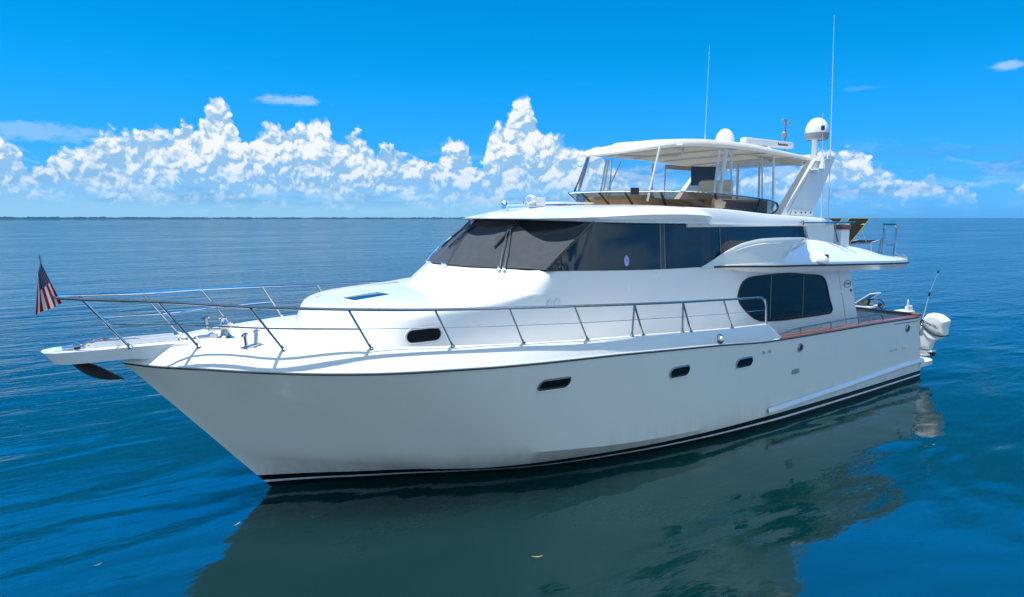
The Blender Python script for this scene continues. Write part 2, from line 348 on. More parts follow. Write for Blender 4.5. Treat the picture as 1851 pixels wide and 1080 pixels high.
# ================================================================== WATER
wm = bpy.data.materials.new('sea_water'); wm.use_nodes = True; t = wm.node_tree; t.nodes.clear()
o = N(t, 'ShaderNodeOutputMaterial')
co = N(t, 'ShaderNodeTexCoord')
def wnoise(scale, rot, det, rough, dist=0.0):
    m_ = N(t, 'ShaderNodeMapping', inp={'Scale': scale, 'Rotation': (0, 0, rot)}); t.links.new(co.outputs['Object'], m_.inputs[0])
    n_ = N(t, 'ShaderNodeTexNoise', inp={'Scale': 1.0, 'Detail': det, 'Roughness': rough, 'Distortion': dist}); t.links.new(m_.outputs[0], n_.inputs['Vector'])
    return n_
VA = -TH
n1 = wnoise((.20, .50, 1), TH + .15, 2.0, .45, .4)      # long low swell, crests across the view
n2 = wnoise((.9, 2.3, 1), TH - .12, 4.0, .55, .6)        # ripples
n3 = wnoise((3.0, 8.0, 1), TH + .3, 2.0, .5)           # fine ripples
n4 = wnoise((.012, .06, 1), TH, 3.0, .6)               # calm and ruffled patches
patch = N(t, 'ShaderNodeMapRange', inp={1: .38, 2: .62, 3: .35, 4: 1.0}); t.links.new(n4.outputs[0], patch.inputs[0])
def mth(op, a, b):
    m_ = N(t, 'ShaderNodeMath', operation=op)
    for i, q in enumerate((a, b)):
        if isinstance(q, (int, float)): m_.inputs[i].default_value = q
        else: t.links.new(q, m_.inputs[i])
    return m_.outputs[0]
# ruffled further out, near-glassy in the lee around the hull
geo = N(t, 'ShaderNodeNewGeometry'); dd = N(t, 'ShaderNodeVectorMath', operation='DISTANCE'); dd.inputs[1].default_value = (6, -4, 0)
t.links.new(geo.outputs['Position'], dd.inputs[0])
far = N(t, 'ShaderNodeMapRange', inp={1: 8.0, 2: 45.0, 3: .13, 4: 1.9}); t.links.new(dd.outputs['Value'], far.inputs[0])
h = mth('ADD', mth('MULTIPLY', n1.outputs[0], .13), mth('MULTIPLY', mth('MULTIPLY', n2.outputs[0], .055), mth('MULTIPLY', patch.outputs[0], far.outputs[0])))
h = mth('ADD', h, mth('MULTIPLY', mth('MULTIPLY', n3.outputs[0], .020), mth('MULTIPLY', patch.outputs[0], far.outputs[0])))
n5 = wnoise((.045, .19, 1), TH + .05, 3.0, .6, .4); n6 = wnoise((.010, .05, 1), TH - .04, 3.0, .6, .4)    # broader wind ripples further out
f5 = N(t, 'ShaderNodeMapRange', inp={1: 25.0, 2: 90.0, 3: .0, 4: .6}); t.links.new(dd.outputs['Value'], f5.inputs[0])
f6 = N(t, 'ShaderNodeMapRange', inp={1: 90.0, 2: 400.0, 3: .0, 4: 4.0}); t.links.new(dd.outputs['Value'], f6.inputs[0])
h = mth('ADD', h, mth('ADD', mth('MULTIPLY', n5.outputs[0], f5.outputs[0]), mth('MULTIPLY', n6.outputs[0], f6.outputs[0])))
bp = N(t, 'ShaderNodeBump', inp={'Strength': 1.0, 'Distance': 1.0}); t.links.new(h, bp.inputs['Height'])
body = N(t, 'ShaderNodeSubsurfaceScattering', falloff='BURLEY'); body.inputs['Color'].default_value = (.0008, .021, .023, 1); body.inputs['Scale'].default_value = 5.0; body.inputs['Radius'].default_value = (1, 1, 1)
gl = N(t, 'ShaderNodeBsdfGlossy', inp={'Roughness': .015}); t.links.new(bp.outputs[0], gl.inputs['Normal'])
fr = N(t, 'ShaderNodeFresnel', inp={'IOR': 1.55}); t.links.new(bp.outputs[0], fr.inputs['Normal'])
ms = N(t, 'ShaderNodeMixShader'); t.links.new(fr.outputs[0], ms.inputs[0]); t.links.new(body.outputs[0], ms.inputs[1]); t.links.new(gl.outputs[0], ms.inputs[2]); t.links.new(ms.outputs[0], o.inputs[0])
mb = MB()
rings = [0, 20, 60, 200, 600, 2000, 6000, 14000]
for a, b in zip(rings[:-1], rings[1:]):
    mb.grid([[(r_ * math.cos(2 * math.pi * k / 64), r_ * math.sin(2 * math.pi * k / 64), 0) for k in range(64)] for r_ in (max(a, .01), b)], 0, True)
water = mb.build('water', wm); me_ = water.data
if me_.polygons[0].normal.z < 0: me_.flip_normals()
tag(water, 'calm blue sea reaching to the horizon', 'water', kind='structure')

# ================================================================== YACHT
yacht = empty('motor_yacht', (0, 0, 0), 'large white motor yacht with dark windows, flybridge hardtop and radar arch', 'yacht')
KN = [(-2.30, 0, 2.69), (-1.9, .55, 2.67), (-1.35, 1.02, 2.645), (-.85, 1.45, 2.615), (-.25, 1.86, 2.575), (.4, 2.27, 2.548), (1.17, 2.68, 2.53), (2.05, 2.98, 2.515), (3.06, 3.17, 2.48),
      (4.23, 3.31, 2.45), (5.5, 3.40, 2.42), (7.4, 3.45, 2.335), (9.0, 3.46, 2.255), (10.9, 3.46, 2.14), (13.5, 3.45, 2.105), (16.2, 3.42, 2.075), (18.95, 3.37, 2.01)]
CH = [(-.67, 0, .78), (.1, .60, .75), (.97, 1.2, .73), (1.84, 1.75, .69), (2.73, 2.22, .68), (4.5, 3.0, .62), (5.9, 3.23, .52), (7.57, 3.36, .43), (9.6, 3.42, .37), (10.9, 3.43, .36), (14, 3.43, .40), (19.35, 3.36, .50)]
LC = [(-.66, 0, .765), (.14, .52, .66), (1.0, 1.06, .57), (1.94, 1.5, .45), (2.67, 1.9, .35), (4.0, 2.42, .24), (6, 2.85, .15), (8, 3.18, .12), (10, 3.36, .10), (12, 3.45, .10), (15, 3.43, .10), (19.42, 3.34, .12)]
WL = [(0, 0, 0), (.8, .33, 0), (2, .93, 0), (3.58, 1.70, 0), (5.03, 2.34, 0), (6.4, 2.74, 0), (7.9, 3.08, 0), (9.9, 3.30, 0), (12.1, 3.42, 0), (15.4, 3.40, 0), (19.48, 3.32, 0)]
KE = [(.9, 0, -.9), (5, .3, -1.1), (12, 1.2, -.9), (19.6, 1.6, -.5)]
def curve(tab, n=90):
    xs = [q[0] for q in tab]; T = np.linspace(0, 1, n) ** 1.6; X = xs[0] + (xs[-1] - xs[0]) * T
    return np.stack([X, herm(xs, [q[1] for q in tab], X), herm(xs, [q[2] for q in tab], X)], 1)
cK, cC, cL, cW, cE = [curve(q) for q in (KN, CH, LC, WL, KE)]
rows = []
for v in np.linspace(1, 0, 9):
    p_ = 1 + .75 * np.exp(-np.maximum(cK[:, 0] + 2.3, 0) / 3.2)
    q = cC + (cK - cC) * v; q[:, 1] = cC[:, 1] + (cK[:, 1] - cC[:, 1]) * v ** p_; rows.append(q)
rows += [cL, cW, cE]
mb = MB()
for sgn in (-1, 1):
    mb.grid([[(q[0], sgn * q[1], q[2]) for q in row] for row in rows])
last = [row[-1] for row in rows]
mb.grid([[(q[0], -q[1], q[2]) for q in last], [(q[0], q[1], q[2]) for q in last]])
hull = mb.build('hull', HULLM, yacht, 25)
fK = [f1(KN, 1), f1(KN, 2)]; fCy, fCz = f1(CH, 1), f1(CH, 2)
HR = rows[:9]
def hull_at(x, z):
    """half breadth of the hull side at station x, height z"""
    zs = [float(np.interp(x, r_[:, 0], r_[:, 2])) for r_ in HR]; ys = [float(np.interp(x, r_[:, 0], r_[:, 1])) for r_ in HR]
    return float(np.interp(z, zs[::-1], ys[::-1]))
# rub rail along the sheer knuckle: black insert with a bright strip over it
for sgn in (-1, 1):
    mb = MB().tube([(q[0], sgn * (q[1] + .012), q[2]) for q in cK], .014, 6); mb.build('rub_rail', BLACK, hull)
    mb = MB().tube([(q[0], sgn * (q[1] - .004), q[2] + .032) for q in cK], .022, 6); mb.build('rub_strip', WHITE, hull)
# spray strake along the after quarter
for sgn in (-1, 1):
    xs = np.linspace(10.9, 19.36, 40); prof = [(-.02, -.05), (.055, -.05), (.085, -.01), (.085, .02), (.03, .085), (-.02, .09)]
    mb = MB().grid([[(x, sgn * (3.475 - .09 * max(0, (x - 14) / 5.4) + a * min(1, (x - 10.86) * 6)), .40 + .21 * min(1, (x - 10.9) / 7.5) ** .85 + b) for a, b in prof] for x in xs], 0, True)
    mb.build('spray_strake', WHITE, hull, 50)
    MB().tube([(x, sgn * (3.437 - .07 * max(0, (x - 14) / 5.4)), .335 + .21 * min(1, (x - 10.9) / 7.5) ** .85) for x in xs[1:]], .012, 5).build('strake_shadow_line', INK, hull)  # dark tube drawn in place of the shadow gap under the strake
mb = MB()
out = [(19.2, -3.42), (20.05, -3.42), (20.3, -3.3), (20.75, -2.6), (21.0, -1.5), (21.1, 0)]
out = out + [(x, -y) for x, y in out[::-1]]
mb.prism([(x, y, .40) for x, y in out], (0, 0, .13)); mb.build('swim_platform', WHITE, yacht)

# bulwark
DK = [(-2.05, .02, 2.88), (-1.75, .40, 2.945), (-1.29, .79, 2.96), (-.6, 1.38, 2.94), (-.17, 1.69, 2.92), (.45, 2.07, 2.91), (1.07, 2.37, 2.90), (2.43, 2.77, 2.845), (3.8, 3.04, 2.785), (5.35, 3.19, 2.72), (6.75, 3.27, 2.675), (8.22, 3.30, 2.605), (9.6, 3.31, 2.55), (11.02, 3.30, 2.515)]
def outb(q):
    k = float(np.clip((q[0] - 1.5) / 4.5, 0, 1)); return (q[0] - .12 * k, q[1] + .10 * k, q[2] + .025 * k)
DK = [outb(q) for q in DK]
fD = [f1(DK, 1), f1(DK, 2)]
KB = [(q[0], q[1], q[2] + .05) for q in KN if q[0] < 11] + [(11.36, 3.46, 2.19)]
cB, cD = curve(KB, 70), curve(DK, 70)
sd = lambda x: .02 + .28 * float(np.clip((x - .2) / 2.2, 0, 1))**1.0
for sgn in (-1, 1):
    mid = cB * .5 + cD * .5; mid[:, 1] += .012
    capo = cD.copy(); capo[:, 1] -= .02; capo[:, 2] += .018
    cin = cD.copy(); cin[:, 1] = np.maximum(cD[:, 1] - .13, 0); cin[:, 2] += .018
    bot = cin.copy(); bot[:, 1] = np.maximum(bot[:, 1] - .02, 0); bot[:, 2] -= np.array([sd(x) + .018 for x in cin[:, 0]])
    Rw = [cB, mid, cD, capo, cin, bot]
    mb = MB().grid([[(q[0], sgn * q[1], q[2]) for q in r_] for r_ in Rw])
    mb.add([(r_[-1][0], sgn * r_[-1][1], r_[-1][2]) for r_ in Rw], [tuple(range(6))])
    mb.build('bulwark', WHITE, yacht, 22)
# foredeck and side decks
mb = MB(); prof = []
for x in list(np.linspace(-2.0, 3, 26)) + list(np.linspace(3.5, 11.3, 14)):
    y = max(fD[0](x) - .12, .01); z = fD[1](x) - sd(x) + .004
    prof.append([(x, y * s_, z + .06 * (1 - s_ * s_)) for s_ in np.linspace(-1, 1, 13)])
mb.grid(prof); mb.build('foredeck', DECK, yacht)
mb = MB()
for sgn in (-1, 1): mb.grid([[(x, sgn * y, 1.75) for y in (2.3, 3.36)] for x in (11.1, 17.0)])
mb.grid([[(x, y, 1.15) for y in (-3.25, 3.25)] for x in (17.0, 19.1)]); mb.grid([[(17.0, y, z) for y in (-3.3, 3.3)] for z in (1.15, 1.75)])
mb.build('cockpit_sole', DECK, yacht)
# inner bulwark skin and teak cap rail aft
for sgn in (-1, 1):
    xs = np.linspace(11.25, 19.05, 30)
    mb = MB().grid([[(x, sgn * (fK[0](x) - d), fK[1](x) + .01 if k == 0 else 1.1) for x in xs] for k, d in ((0, .2), (1, .22))])
    mb.build('cockpit_lining', CREAM, yacht)
    mb = MB().grid([[(x, sgn * (fK[0](x) + a), fK[1](x) + b) for a, b in ((.015, .025), (.025, .04), (.012, .058), (-.2, .062), (-.22, .045), (-.2, .025))] for x in xs], 0, True)
    e_ = len(xs); mb.f += [tuple(range(6)), tuple(range((e_ - 1) * 6, e_ * 6))]; mb.mi += [0, 0]
    mb.build('cap_rail', TEAK, yacht, 50)
mb = MB()
for a, b in ((-3.36, -1.9), (-.9, 3.36)): mb.box((19.05, (a + b) / 2, 1.57), (.1, b - a, 1.0))
mb.build('transom_bulkhead', CREAM, yacht)
mb = MB()
for a, b in ((-3.40, -1.88), (-.92, 3.40)): mb.box((19.03, (a + b) / 2, 2.10), (.24, b - a, .055), bev=.015)
mb.build('transom_cap', TEAKDRY, yacht)
mb = MB().tube(smooth_path([(19.06, -1.92, 1.2), (19.06, -1.9, 1.9), (19.06, -1.9, 2.0)], 3), .07, 10); mb.build('gate_post', WHITE, yacht)

# deckhouse: trunk cabin and saloon sides in one flush wall
TB = [(.50, 0), (.54, .5), (.66, 1.0), (.86, 1.5), (1.06, 1.9), (1.32, 2.2), (1.68, 2.37), (2.15, 2.42), (3.2, 2.42), (4.4, 2.42), (6, 2.42), (8, 2.42), (10, 2.42), (12, 2.42), (14, 2.42), (16.0, 2.42), (17.2, 2.42)]
TT = [(1.0, 0), (1.01, .5), (1.10, 1.0), (1.27, 1.5), (1.46, 1.85), (1.72, 2.12), (2.1, 2.29), (2.6, 2.36), (3.4, 2.395), (4.4, 2.41), (6, 2.42), (8, 2.42), (10, 2.42), (12, 2.42), (14, 2.42), (15.7, 2.42), (16.4, 2.42)]
ztop = f1([(1.0, 3.37), (1.3, 3.385), (2.3, 3.48), (3.8, 3.57), (4.4, 3.62), (5, 3.62), (17, 3.62)])
def dense(tab, n=5):
    return smooth_path([(a, b, 0) for a, b in tab], n)[:, :2]
dB, dT = dense(TB), dense(TT)
m_ = min(len(dB), len(dT)); dB, dT = dB[:m_], dT[:m_]
def full(fn):
    """rows running port aft -> centre front -> starboard aft"""
    pt = [fn(i) for i in range(m_)]
    return [mir(q) for q in pt[::-1]] + pt[1:]
zb = lambda x: 2.40 if x < 2.2 else (2.40 - .7 * min(1, (x - 2.2) / 8))
def row_v(v):
    return full(lambda i: (dB[i][0] + (dT[i][0] - dB[i][0]) * v, dB[i][1] + (dT[i][1] - dB[i][1]) * v, zb(dB[i][0]) + (ztop(dT[i][0]) - zb(dB[i][0])) * v))
rws = [row_v(v) for v in (0, .5, .86)]
for k in range(1, 6):
    u = k / 5
    def fn(i, u=u):
        b0 = Vector((dB[i][0] * .14 + dT[i][0] * .86, dB[i][1] * .14 + dT[i][1] * .86, zb(dB[i][0]) * .14 + ztop(dT[i][0]) * .86)); b1 = Vector((dT[i][0], dT[i][1], ztop(dT[i][0])))
        j0, j1 = max(i - 1, 0), min(i + 1, m_ - 1); tx, ty = dT[j1][0] - dT[j0][0], dT[j1][1] - dT[j0][1]
        if i == 0: tx, ty = 0, 1
        l = math.hypot(tx, ty); nx, ny = ty / l, -tx / l
        if i == 0: nx, ny = 1, 0
        w_ = float(np.clip((4.5 - dT[i][0]) / 1.2, 0, 1)); b2 = b1 + Vector((nx * .16 * w_, ny * .16 * w_, .012 * w_)); b2.y = max(b2.y, 0)
        b0 = b0 + (b1 - b0) * (1 - w_) * .5
        q = b0 * (1 - u)**2 + b1 * 2 * u * (1 - u) + b2 * u * u
        return tuple(q)
    rws.append(full(fn))
rws.append([(q[0], q[1] * .6, q[2] + .04) for q in rws[-1]]); rws.append([(q[0], 0, q[2] + .02) for q in rws[-1]])
mb = MB().grid(rws); deckhouse = mb.build('deckhouse', WHITE, yacht, 32)
# raised panel line on the coachroof
mb = MB().tube(smooth_path([(1.5, 1.35, 3.415), (2.6, 1.55, 3.53), (3.6, 1.62, 3.60)], 8), .012, 6); mb.build('coachroof_moulding', SEAM, deckhouse)

# pilothouse front and upper wall up to the window sill
PB = [(3.10, 0), (3.16, .7), (3.60, 1.4), (3.96, 1.95), (4.28, 2.33), (4.7, 2.424), (5.3, 2.424), (6.2, 2.424), (8, 2.424), (9.0, 2.424), (10, 2.424), (12, 2.424), (14, 2.424), (15.3, 2.424)]
PT = [(3.92, 0), (3.98, .7), (4.33, 1.4), (4.62, 1.95), (4.80, 2.25), (5.0, 2.39), (5.4, 2.424), (6.2, 2.424), (8, 2.424), (9.0, 2.424), (10, 2.424), (12, 2.424), (14, 2.424), (15.4, 2.424)]
sill = f1([(3.9, 4.065), (4.8, 4.05), (6.5, 3.99), (8.1, 3.945), (9.5, 3.935), (16, 3.935)])
ARCH = [(9.55, 3.945), (9.94, 4.09), (10.55, 4.34), (11.3, 4.51), (11.78, 4.562), (12.14, 4.582), (13.0, 4.57), (14.0, 4.55)]
farch = f1(ARCH)
dB, dT = dense(PB), dense(PT); m_ = min(len(dB), len(dT)); dB, dT = dB[:m_], dT[:m_]
pz = lambda x: ztop(max(x, 1.0)) - .03
rws = [full(lambda i, v=v: (dB[i][0] + (dT[i][0] - dB[i][0]) * v, dB[i][1] + (dT[i][1] - dB[i][1]) * v, pz(dB[i][0]) + (sill(dT[i][0]) - pz(dB[i][0])) * v)) for v in np.linspace(0, 1, 7)]
rws.append([(q[0] + (.12 if abs(q[1]) < 2 else .03), q[1] * .96, q[2] - .005) for q in rws[-1]])
mb = MB().grid(rws); pilothouse = mb.build('pilothouse', WHITE, yacht, 32)

# windshield: flat centre pane and a wrapped pane each side
GB = [(3.95, 0, 4.06), (4.0, .7, 4.06), (4.35, 1.4, 4.055), (4.64, 1.98, 4.05), (4.84, 2.33, 4.045)]
GT = [(5.20, 0, 5.04), (5.25, .78, 5.04), (5.62, 1.45, 5.03), (5.93, 2.0, 5.02), (6.08, 2.36, 5.015)]
def ws_point(y, v, off=0.0):
    """point on the windshield: y along its foot (port negative), v 0 sill .. 1 brow"""
    a = abs(y); ys = [q[1] for q in GB]
    b = [np.interp(a, ys, [q[k] for q in GB]) for k in range(3)]; s_ = np.interp(a, ys, [0, 1, 2, 3, 4]); t_ = [np.interp(s_, [0, 1, 2, 3, 4], [q[k] for q in GT]) for k in range(3)]
    q = Vector(b) + (Vector(t_) - Vector(b)) * v
    n_ = Vector((-.75, -.02 if a < .7 else -.42, .62)); n_.normalize(); q += n_ * off
    return Vector((q.x, q.y if y > 0 else -q.y, q.z)) if y > 0 else Vector((q.x, -q.y, q.z))
def ws_n(y):
    a = abs(y); n_ = Vector((-.78, 0 if a < .7 else .47, .62)).normalized()
    return Vector((n_.x, n_.y * (1 if y > 0 else -1), n_.z))
for a, b, nm in ((-.72, .72, 1), (-2.33, -.72, 1), (.72, 2.33, 1)):
    mb = MB().grid([[ws_point(y, v) for y in np.linspace(a, b, 13)] for v in np.linspace(0, 1, 5)])
    mb.build('windshield_pane', GLASS, pilothouse, 20)
for y in (-.72, .72, -2.33, 2.33):
    mb = MB().tube([ws_point(y, v) + ws_n(y) * .004 for v in (0, .5, 1)], .022, 6); mb.build('windshield_mullion', BLACK, pilothouse)
# mesh cover over the windshield with a scalloped top edge
def cov_top(y):
    a = abs(y)
    if a < .80: return .815 + .075 * (a / .80) ** 2
    return float(herm([.80, 1.0, 1.25, 1.6, 1.9, 2.1, 2.31], [.89, .83, .72, .60, .545, .555, .62], a)[0])
cover = MB(); rows = []
for k, v in enumerate(np.linspace(0, 1, 26)):
    row = []
    for y in np.linspace(-2.31, 2.31, 90):
        w = .010 * math.sin(9 * y + 7 * v) * math.sin(5 * v + 2.3 * y) + .008 * math.sin(23 * v - 11 * y) * v + .010 * max(0, math.sin(3.5 * (y + 2.3) - 9 * v)) ** 3
        row.append(ws_point(y, .01 + v * cov_top(y)) + ws_n(y) * (.030 + .6 * w))
    rows.append(row)
cover.grid(rows); cover.build('windshield_cover', COVER, pilothouse, 60)
# pantograph wipers
def wiper(y0, y1, v1, A, B):
    w = MB(); n_ = ws_n(y0); n1_ = ws_n(y1)
    for d in (-.05, .05):
        w.tube([ws_point(y0 + d, .0) + n_ * .09, ws_point(y0 + (y1 - y0) * .5 + d, v1 * .5) + n_ * .13, ws_point(y1 + d * .6, v1) + n1_ * .10], .013, 6)
        w.lathe([(.0, .0), (.04, .0), (.04, .05), (.02, .09), (0, .09)], ws_point(y0 + d, -.02) + n_ * .03, n_, 10)
    o_ = w.build('wiper', CHROME, pilothouse)
    MB().tube([ws_point(*A) + ws_n(A[0]) * .065, ws_point(y1, v1) + n1_ * .085, ws_point(*B) + ws_n(B[0]) * .065], [.020, .032, .020], 6).build('wiper_blade', BLACK, o_)
wiper(-1.50, -.86, .74, (-.90, .40), (-.84, .99)); wiper(-.02, .52, .64, (.58, .34), (.36, .86)); wiper(1.5, 1.44, .54, (1.6, .3), (1.3, .8))

# pilothouse side windows (both sides), top edge under the roof, lower edge cut by the boat deck arch
wtop = f1([(4.8, 4.05), (6.08, 5.015), (8.1, 4.99), (10.2, 4.957), (13.85, 4.89), (14.1, 4.885)])
for sgn in (-1, 1):
    for xa, xb in ((4.86, 8.10), (8.24, 10.22), (10.24, 13.95)):
        g = MB(); rows = []
        for x in np.linspace(xa, xb, 40):
            lo_ = sill(x) if x < 9.55 else max(3.945, farch(x) - .34 * min(1, max(0, x - 9.9) / .4) * min(1, max(0, (13.75 - x)) / .5)); hi = 4.05 + (x - 4.86) * (5.012 - 4.05) / 1.22 if x < 6.08 else wtop(x)
            if xb > 13 and x > 13.8: x2 = x
            hi = max(hi, lo_ + .002)
            rows.append([(x - (.12 * (v) if (xb > 13 and x > 13.6) else 0), sgn * (2.432 - .075 * v), lo_ + (hi - lo_) * v) for v in (0, .33, .66, 1)])
        g.grid(rows); g.build('side_window', GLASS, pilothouse, 20)
    MB().prism([(8.10, sgn * 2.43, 3.95), (8.24, sgn * 2.43, 3.95), (8.24, sgn * 2.364, 4.985), (8.10, sgn * 2.364, 4.985)], (0, -sgn * .03, 0)).build('window_pillar', DARKGREY, pilothouse)
    for x in (8.10, 8.24, 10.23): MB().tube([(x, sgn * 2.43, 3.96 if x < 9.9 else 4.24), (x, sgn * 2.362, 4.98)], .009, 4).build('window_mullion', GREYPL, pilothouse)
# small lilac sticker on the glass
st = [(7.0 + .075 * math.cos(a) * (1 if math.sin(a) < .7 else .75), -2.432 + .010 + .072 * .12 * math.sin(a), 4.18 + .12 * math.sin(a)) for a in np.linspace(0, 2 * math.pi, 25)[:-1]]
MB().prism(st, (0, -.003, 0)).build('window_sticker', LILAC, pilothouse)
MB().prism([(7.0 + .02 * math.cos(a), -2.4265, 4.19 + .02 * math.sin(a)) for a in np.linspace(0, 6.28, 9)[:-1]], (0, -.003, 0)).build('sticker_dot', INK, pilothouse)
# twin vents and oval opening port low on the house side
for x in (4.86, 5.06):
    MB().lathe([(0, 0), (.085, 0), (.08, .012), (.05, .018), (0, .018)], (x, -2.42, 3.40), (0, -1, 0), 14).build('shell_vent', ALU, deckhouse)
def stadium(cx, cz, w, h, n=10):
    r_ = h / 2; a = w / 2 - r_
    return [(cx + a + r_ * math.cos(t_), cz + r_ * math.sin(t_)) for t_ in np.linspace(-math.pi / 2, math.pi / 2, n)] + [(cx - a + r_ * math.cos(t_), cz + r_ * math.sin(t_)) for t_ in np.linspace(math.pi / 2, 1.5 * math.pi, n)]
def port_light(cx, cz, w, h, yf, par, name, frame=STEEL, rim=.022, skew=0.0, lip=True):
    o2 = stadium(cx, cz, w, h); i2 = stadium(cx, cz, w - 2 * rim, h - 2 * rim)
    P = lambda q, d: (q[0] + skew * (q[1] - cz), yf(q[0] + skew * (q[1] - cz), q[1]) - d, q[1])
    g = MB().grid([[P(q, -.005) for q in o2], [P(q, .022) for q in o2], [P(q, .026) for q in i2], [P(q, .0) for q in i2]], 0, True)
    fo = g.build(name, frame, par, 50)
    ys = [P(q, .004) for q in i2]; MB().add(ys + [(cx, yf(cx, cz) - .004, cz)], [(k, (k + 1) % len(ys), len(ys)) for k in range(len(ys))]).build('port_glass', PORTGLASS, fo)
    if lip:
        MB().tube([P((q[0], q[1] - .012), .02) for q in o2[-3:] + o2[:8]], .012, 6).build('port_eyebrow', WHITE, fo)
    return fo
for sgn in (1,):
    port_light(2.02, 3.06, .74, .285, lambda x, z: -(2.40 + .02 * min(1, max(0, x - 1.6))) - .005, deckhouse, 'oval_port', WHITE, .03)
# saloon window with three panes
SW = smooth_path([(11.02, 0, 3.12), (11.10, 0, 3.34), (11.25, 0, 3.50), (11.55, 0, 3.585), (12.4, 0, 3.60), (14.2, 0, 3.515), (14.75, 0, 3.47), (15.0, 0, 3.36), (15.35, 0, 2.75), (15.52, 0, 2.45), (15.42, 0, 2.34), (15.1, 0, 2.33), (13.4, 0, 2.37), (12.15, 0, 2.41), (11.8, 0, 2.50), (11.4, 0, 2.72), (11.12, 0, 2.95), (11.02, 0, 3.12)], 5)[:-1]
cx_, cz_ = 13.2, 2.95
def ring(sc, y, pad=0):
    out = []
    for q in SW:
        d = Vector((q[0] - cx_, q[2] - cz_)); l = d.length; d = d * ((l + pad) / l); out.append((cx_ + d.x, y, cz_ + d.y))
    return out
for sgn in (-1, 1):
    fr_ = MB().grid([ring(1, sgn * 2.415, .05), ring(1, sgn * 2.445, .045), ring(1, sgn * 2.45, .005), ring(1, sgn * 2.42, -.005)], 0, True).build('saloon_window_frame', BLACK, deckhouse, 50)
    g = ring(1, sgn * 2.432, 0); MB().add(g + [(cx_, sgn * 2.432, cz_)], [(k, (k + 1) % len(g), len(g)) for k in range(len(g))]).build('saloon_window', GLASS, deckhouse)
    for x, z0, z1 in ((12.42, 2.43, 3.59), (13.98, 2.38, 3.52)): MB().tube([(x, sgn * 2.437, z0), (x - .03, sgn * 2.437, z1)], .008, 4).build('window_mullion', GREYPL, deckhouse)
    # after wing panel of the saloon
    MB().prism([(15.72, sgn * 2.42, 3.62), (16.35, sgn * 2.42, 3.62), (16.62, sgn * 2.42, 2.98), (15.98, sgn * 2.42, 2.98)], (0, sgn * .035, 0)).build('wing_panel', WHITE, deckhouse, 30)
    MB().prism([(16.02, sgn * 2.42, 2.90), (16.64, sgn * 2.42, 2.90), (17.12, sgn * 2.42, 1.78), (16.46, sgn * 2.42, 1.78)], (0, sgn * .035, 0)).build('wing_panel', WHITE, deckhouse, 30)
MB().prism([(16.33, 2.42, 3.62), (17.15, 2.42, 1.75), (17.05, 2.42, 1.75), (16.23, 2.42, 3.62)], (0, -4.84, 0)).build('saloon_aft_bulkhead', WHITE, deckhouse)
lg = MB().tube([(16.27 + .20 * math.cos(a), -2.462, 3.15 + .105 * math.sin(a)) for a in np.linspace(0, 2 * math.pi, 33)[:-1]], .009, 4, closed=True)
lo_ = lg.build('oval_badge', INKBLUE, deckhouse)
text_mesh('STERN', .105, (16.27, -2.457, 3.15), (1, 0, 0), (0, 0, 1), 'badge_lettering', INKBLUE, lo_)
lv = MB()
for k in range(4): lv.box((14.15, -2.43, 1.93 + .05 * k), (2.1 - .08 * k, .03, .022), bev=.006)
lv.build('engine_room_louvre', PLASTICW, deckhouse)

# pilothouse roof with brow and rolled sides
RE = [(4.60, 0), (4.72, .55), (4.97, 1.0), (5.32, 1.5), (5.72, 1.98), (6.2, 2.36), (6.8, 2.58), (7.5, 2.64), (8.3, 2.66), (9.0, 2.66), (9.35, 2.655), (9.58, 2.62), (9.74, 2.54), (9.80, 2.42)]
d = dense(RE, 6); zlo = f1([(4.6, 5.075), (5.4, 5.045), (6.5, 5.005), (8.7, 4.972), (9.8, 4.96)]); hsd = f1([(4.6, .022), (5.2, .06), (5.8, .13), (6.6, .24), (7.6, .33), (8.6, .36), (9.3, .34), (9.8, .26)])
crown = f1([(4.6, 5.11), (5.0, 5.19), (5.4, 5.25), (6.5, 5.36), (8.0, 5.42), (10, 5.43)])
nrm = []
for i in range(len(d)):
    a, b = d[max(i - 1, 0)], d[min(i + 1, len(d) - 1)]; tx, ty = b - a; l = math.hypot(tx, ty); nrm.append((-ty / l, tx / l))
nrm[0] = (-1, 0)
def rr(inset, zf, out=0):
    pt = [(d[i][0] - nrm[i][0] * inset, max(d[i][1] - nrm[i][1] * inset, 0), zf(d[i][0])) for i in range(len(d))]
    return [mir(q) for q in pt[::-1]] + pt[1:]
rws = [rr(.30, lambda x: zlo(x) - .01), rr(.03, zlo)]
for k in range(8):
    a = -math.pi / 2 + math.pi * k / 9 * 1.0
    rws.append(rr(.0 + .10 * (1 - math.cos(a)) + (.10 if k > 4 else 0) * (k - 4) / 3, lambda x, k=k: zlo(x) + hsd(x) * (k + 1) / 9 * (1.0)))
rws.append(rr(.34, lambda x: zlo(x) + hsd(x) * 1.04 + .012))
last = rws[-1]; rws.append([(q[0] + .1 * (1 - abs(q[1]) / 2.7), q[1] * .55, q[2] + (crown(q[0]) - q[2]) * .75) for q in last]); rws.append([(max(q[0], 4.95) + .1, 0, crown(max(q[0], 4.95) + .1)) for q in last])
roof = MB().grid(rws).build('pilothouse_roof', WHITE, yacht, 40)
# soffit under the brow
MB().grid([[(q[0], q[1], q[2] - .004) for q in rws[0]], [(max(q[0], 5.6), q[1] * .5, q[2] - .004) for q in rws[0]]]).build('roof_soffit', WHITE, roof)
sk = MB().box((7.55, .55, 5.455), (1.15, 1.5, .05), bev=.02); sk.build('roof_hatch', WHITE, roof)
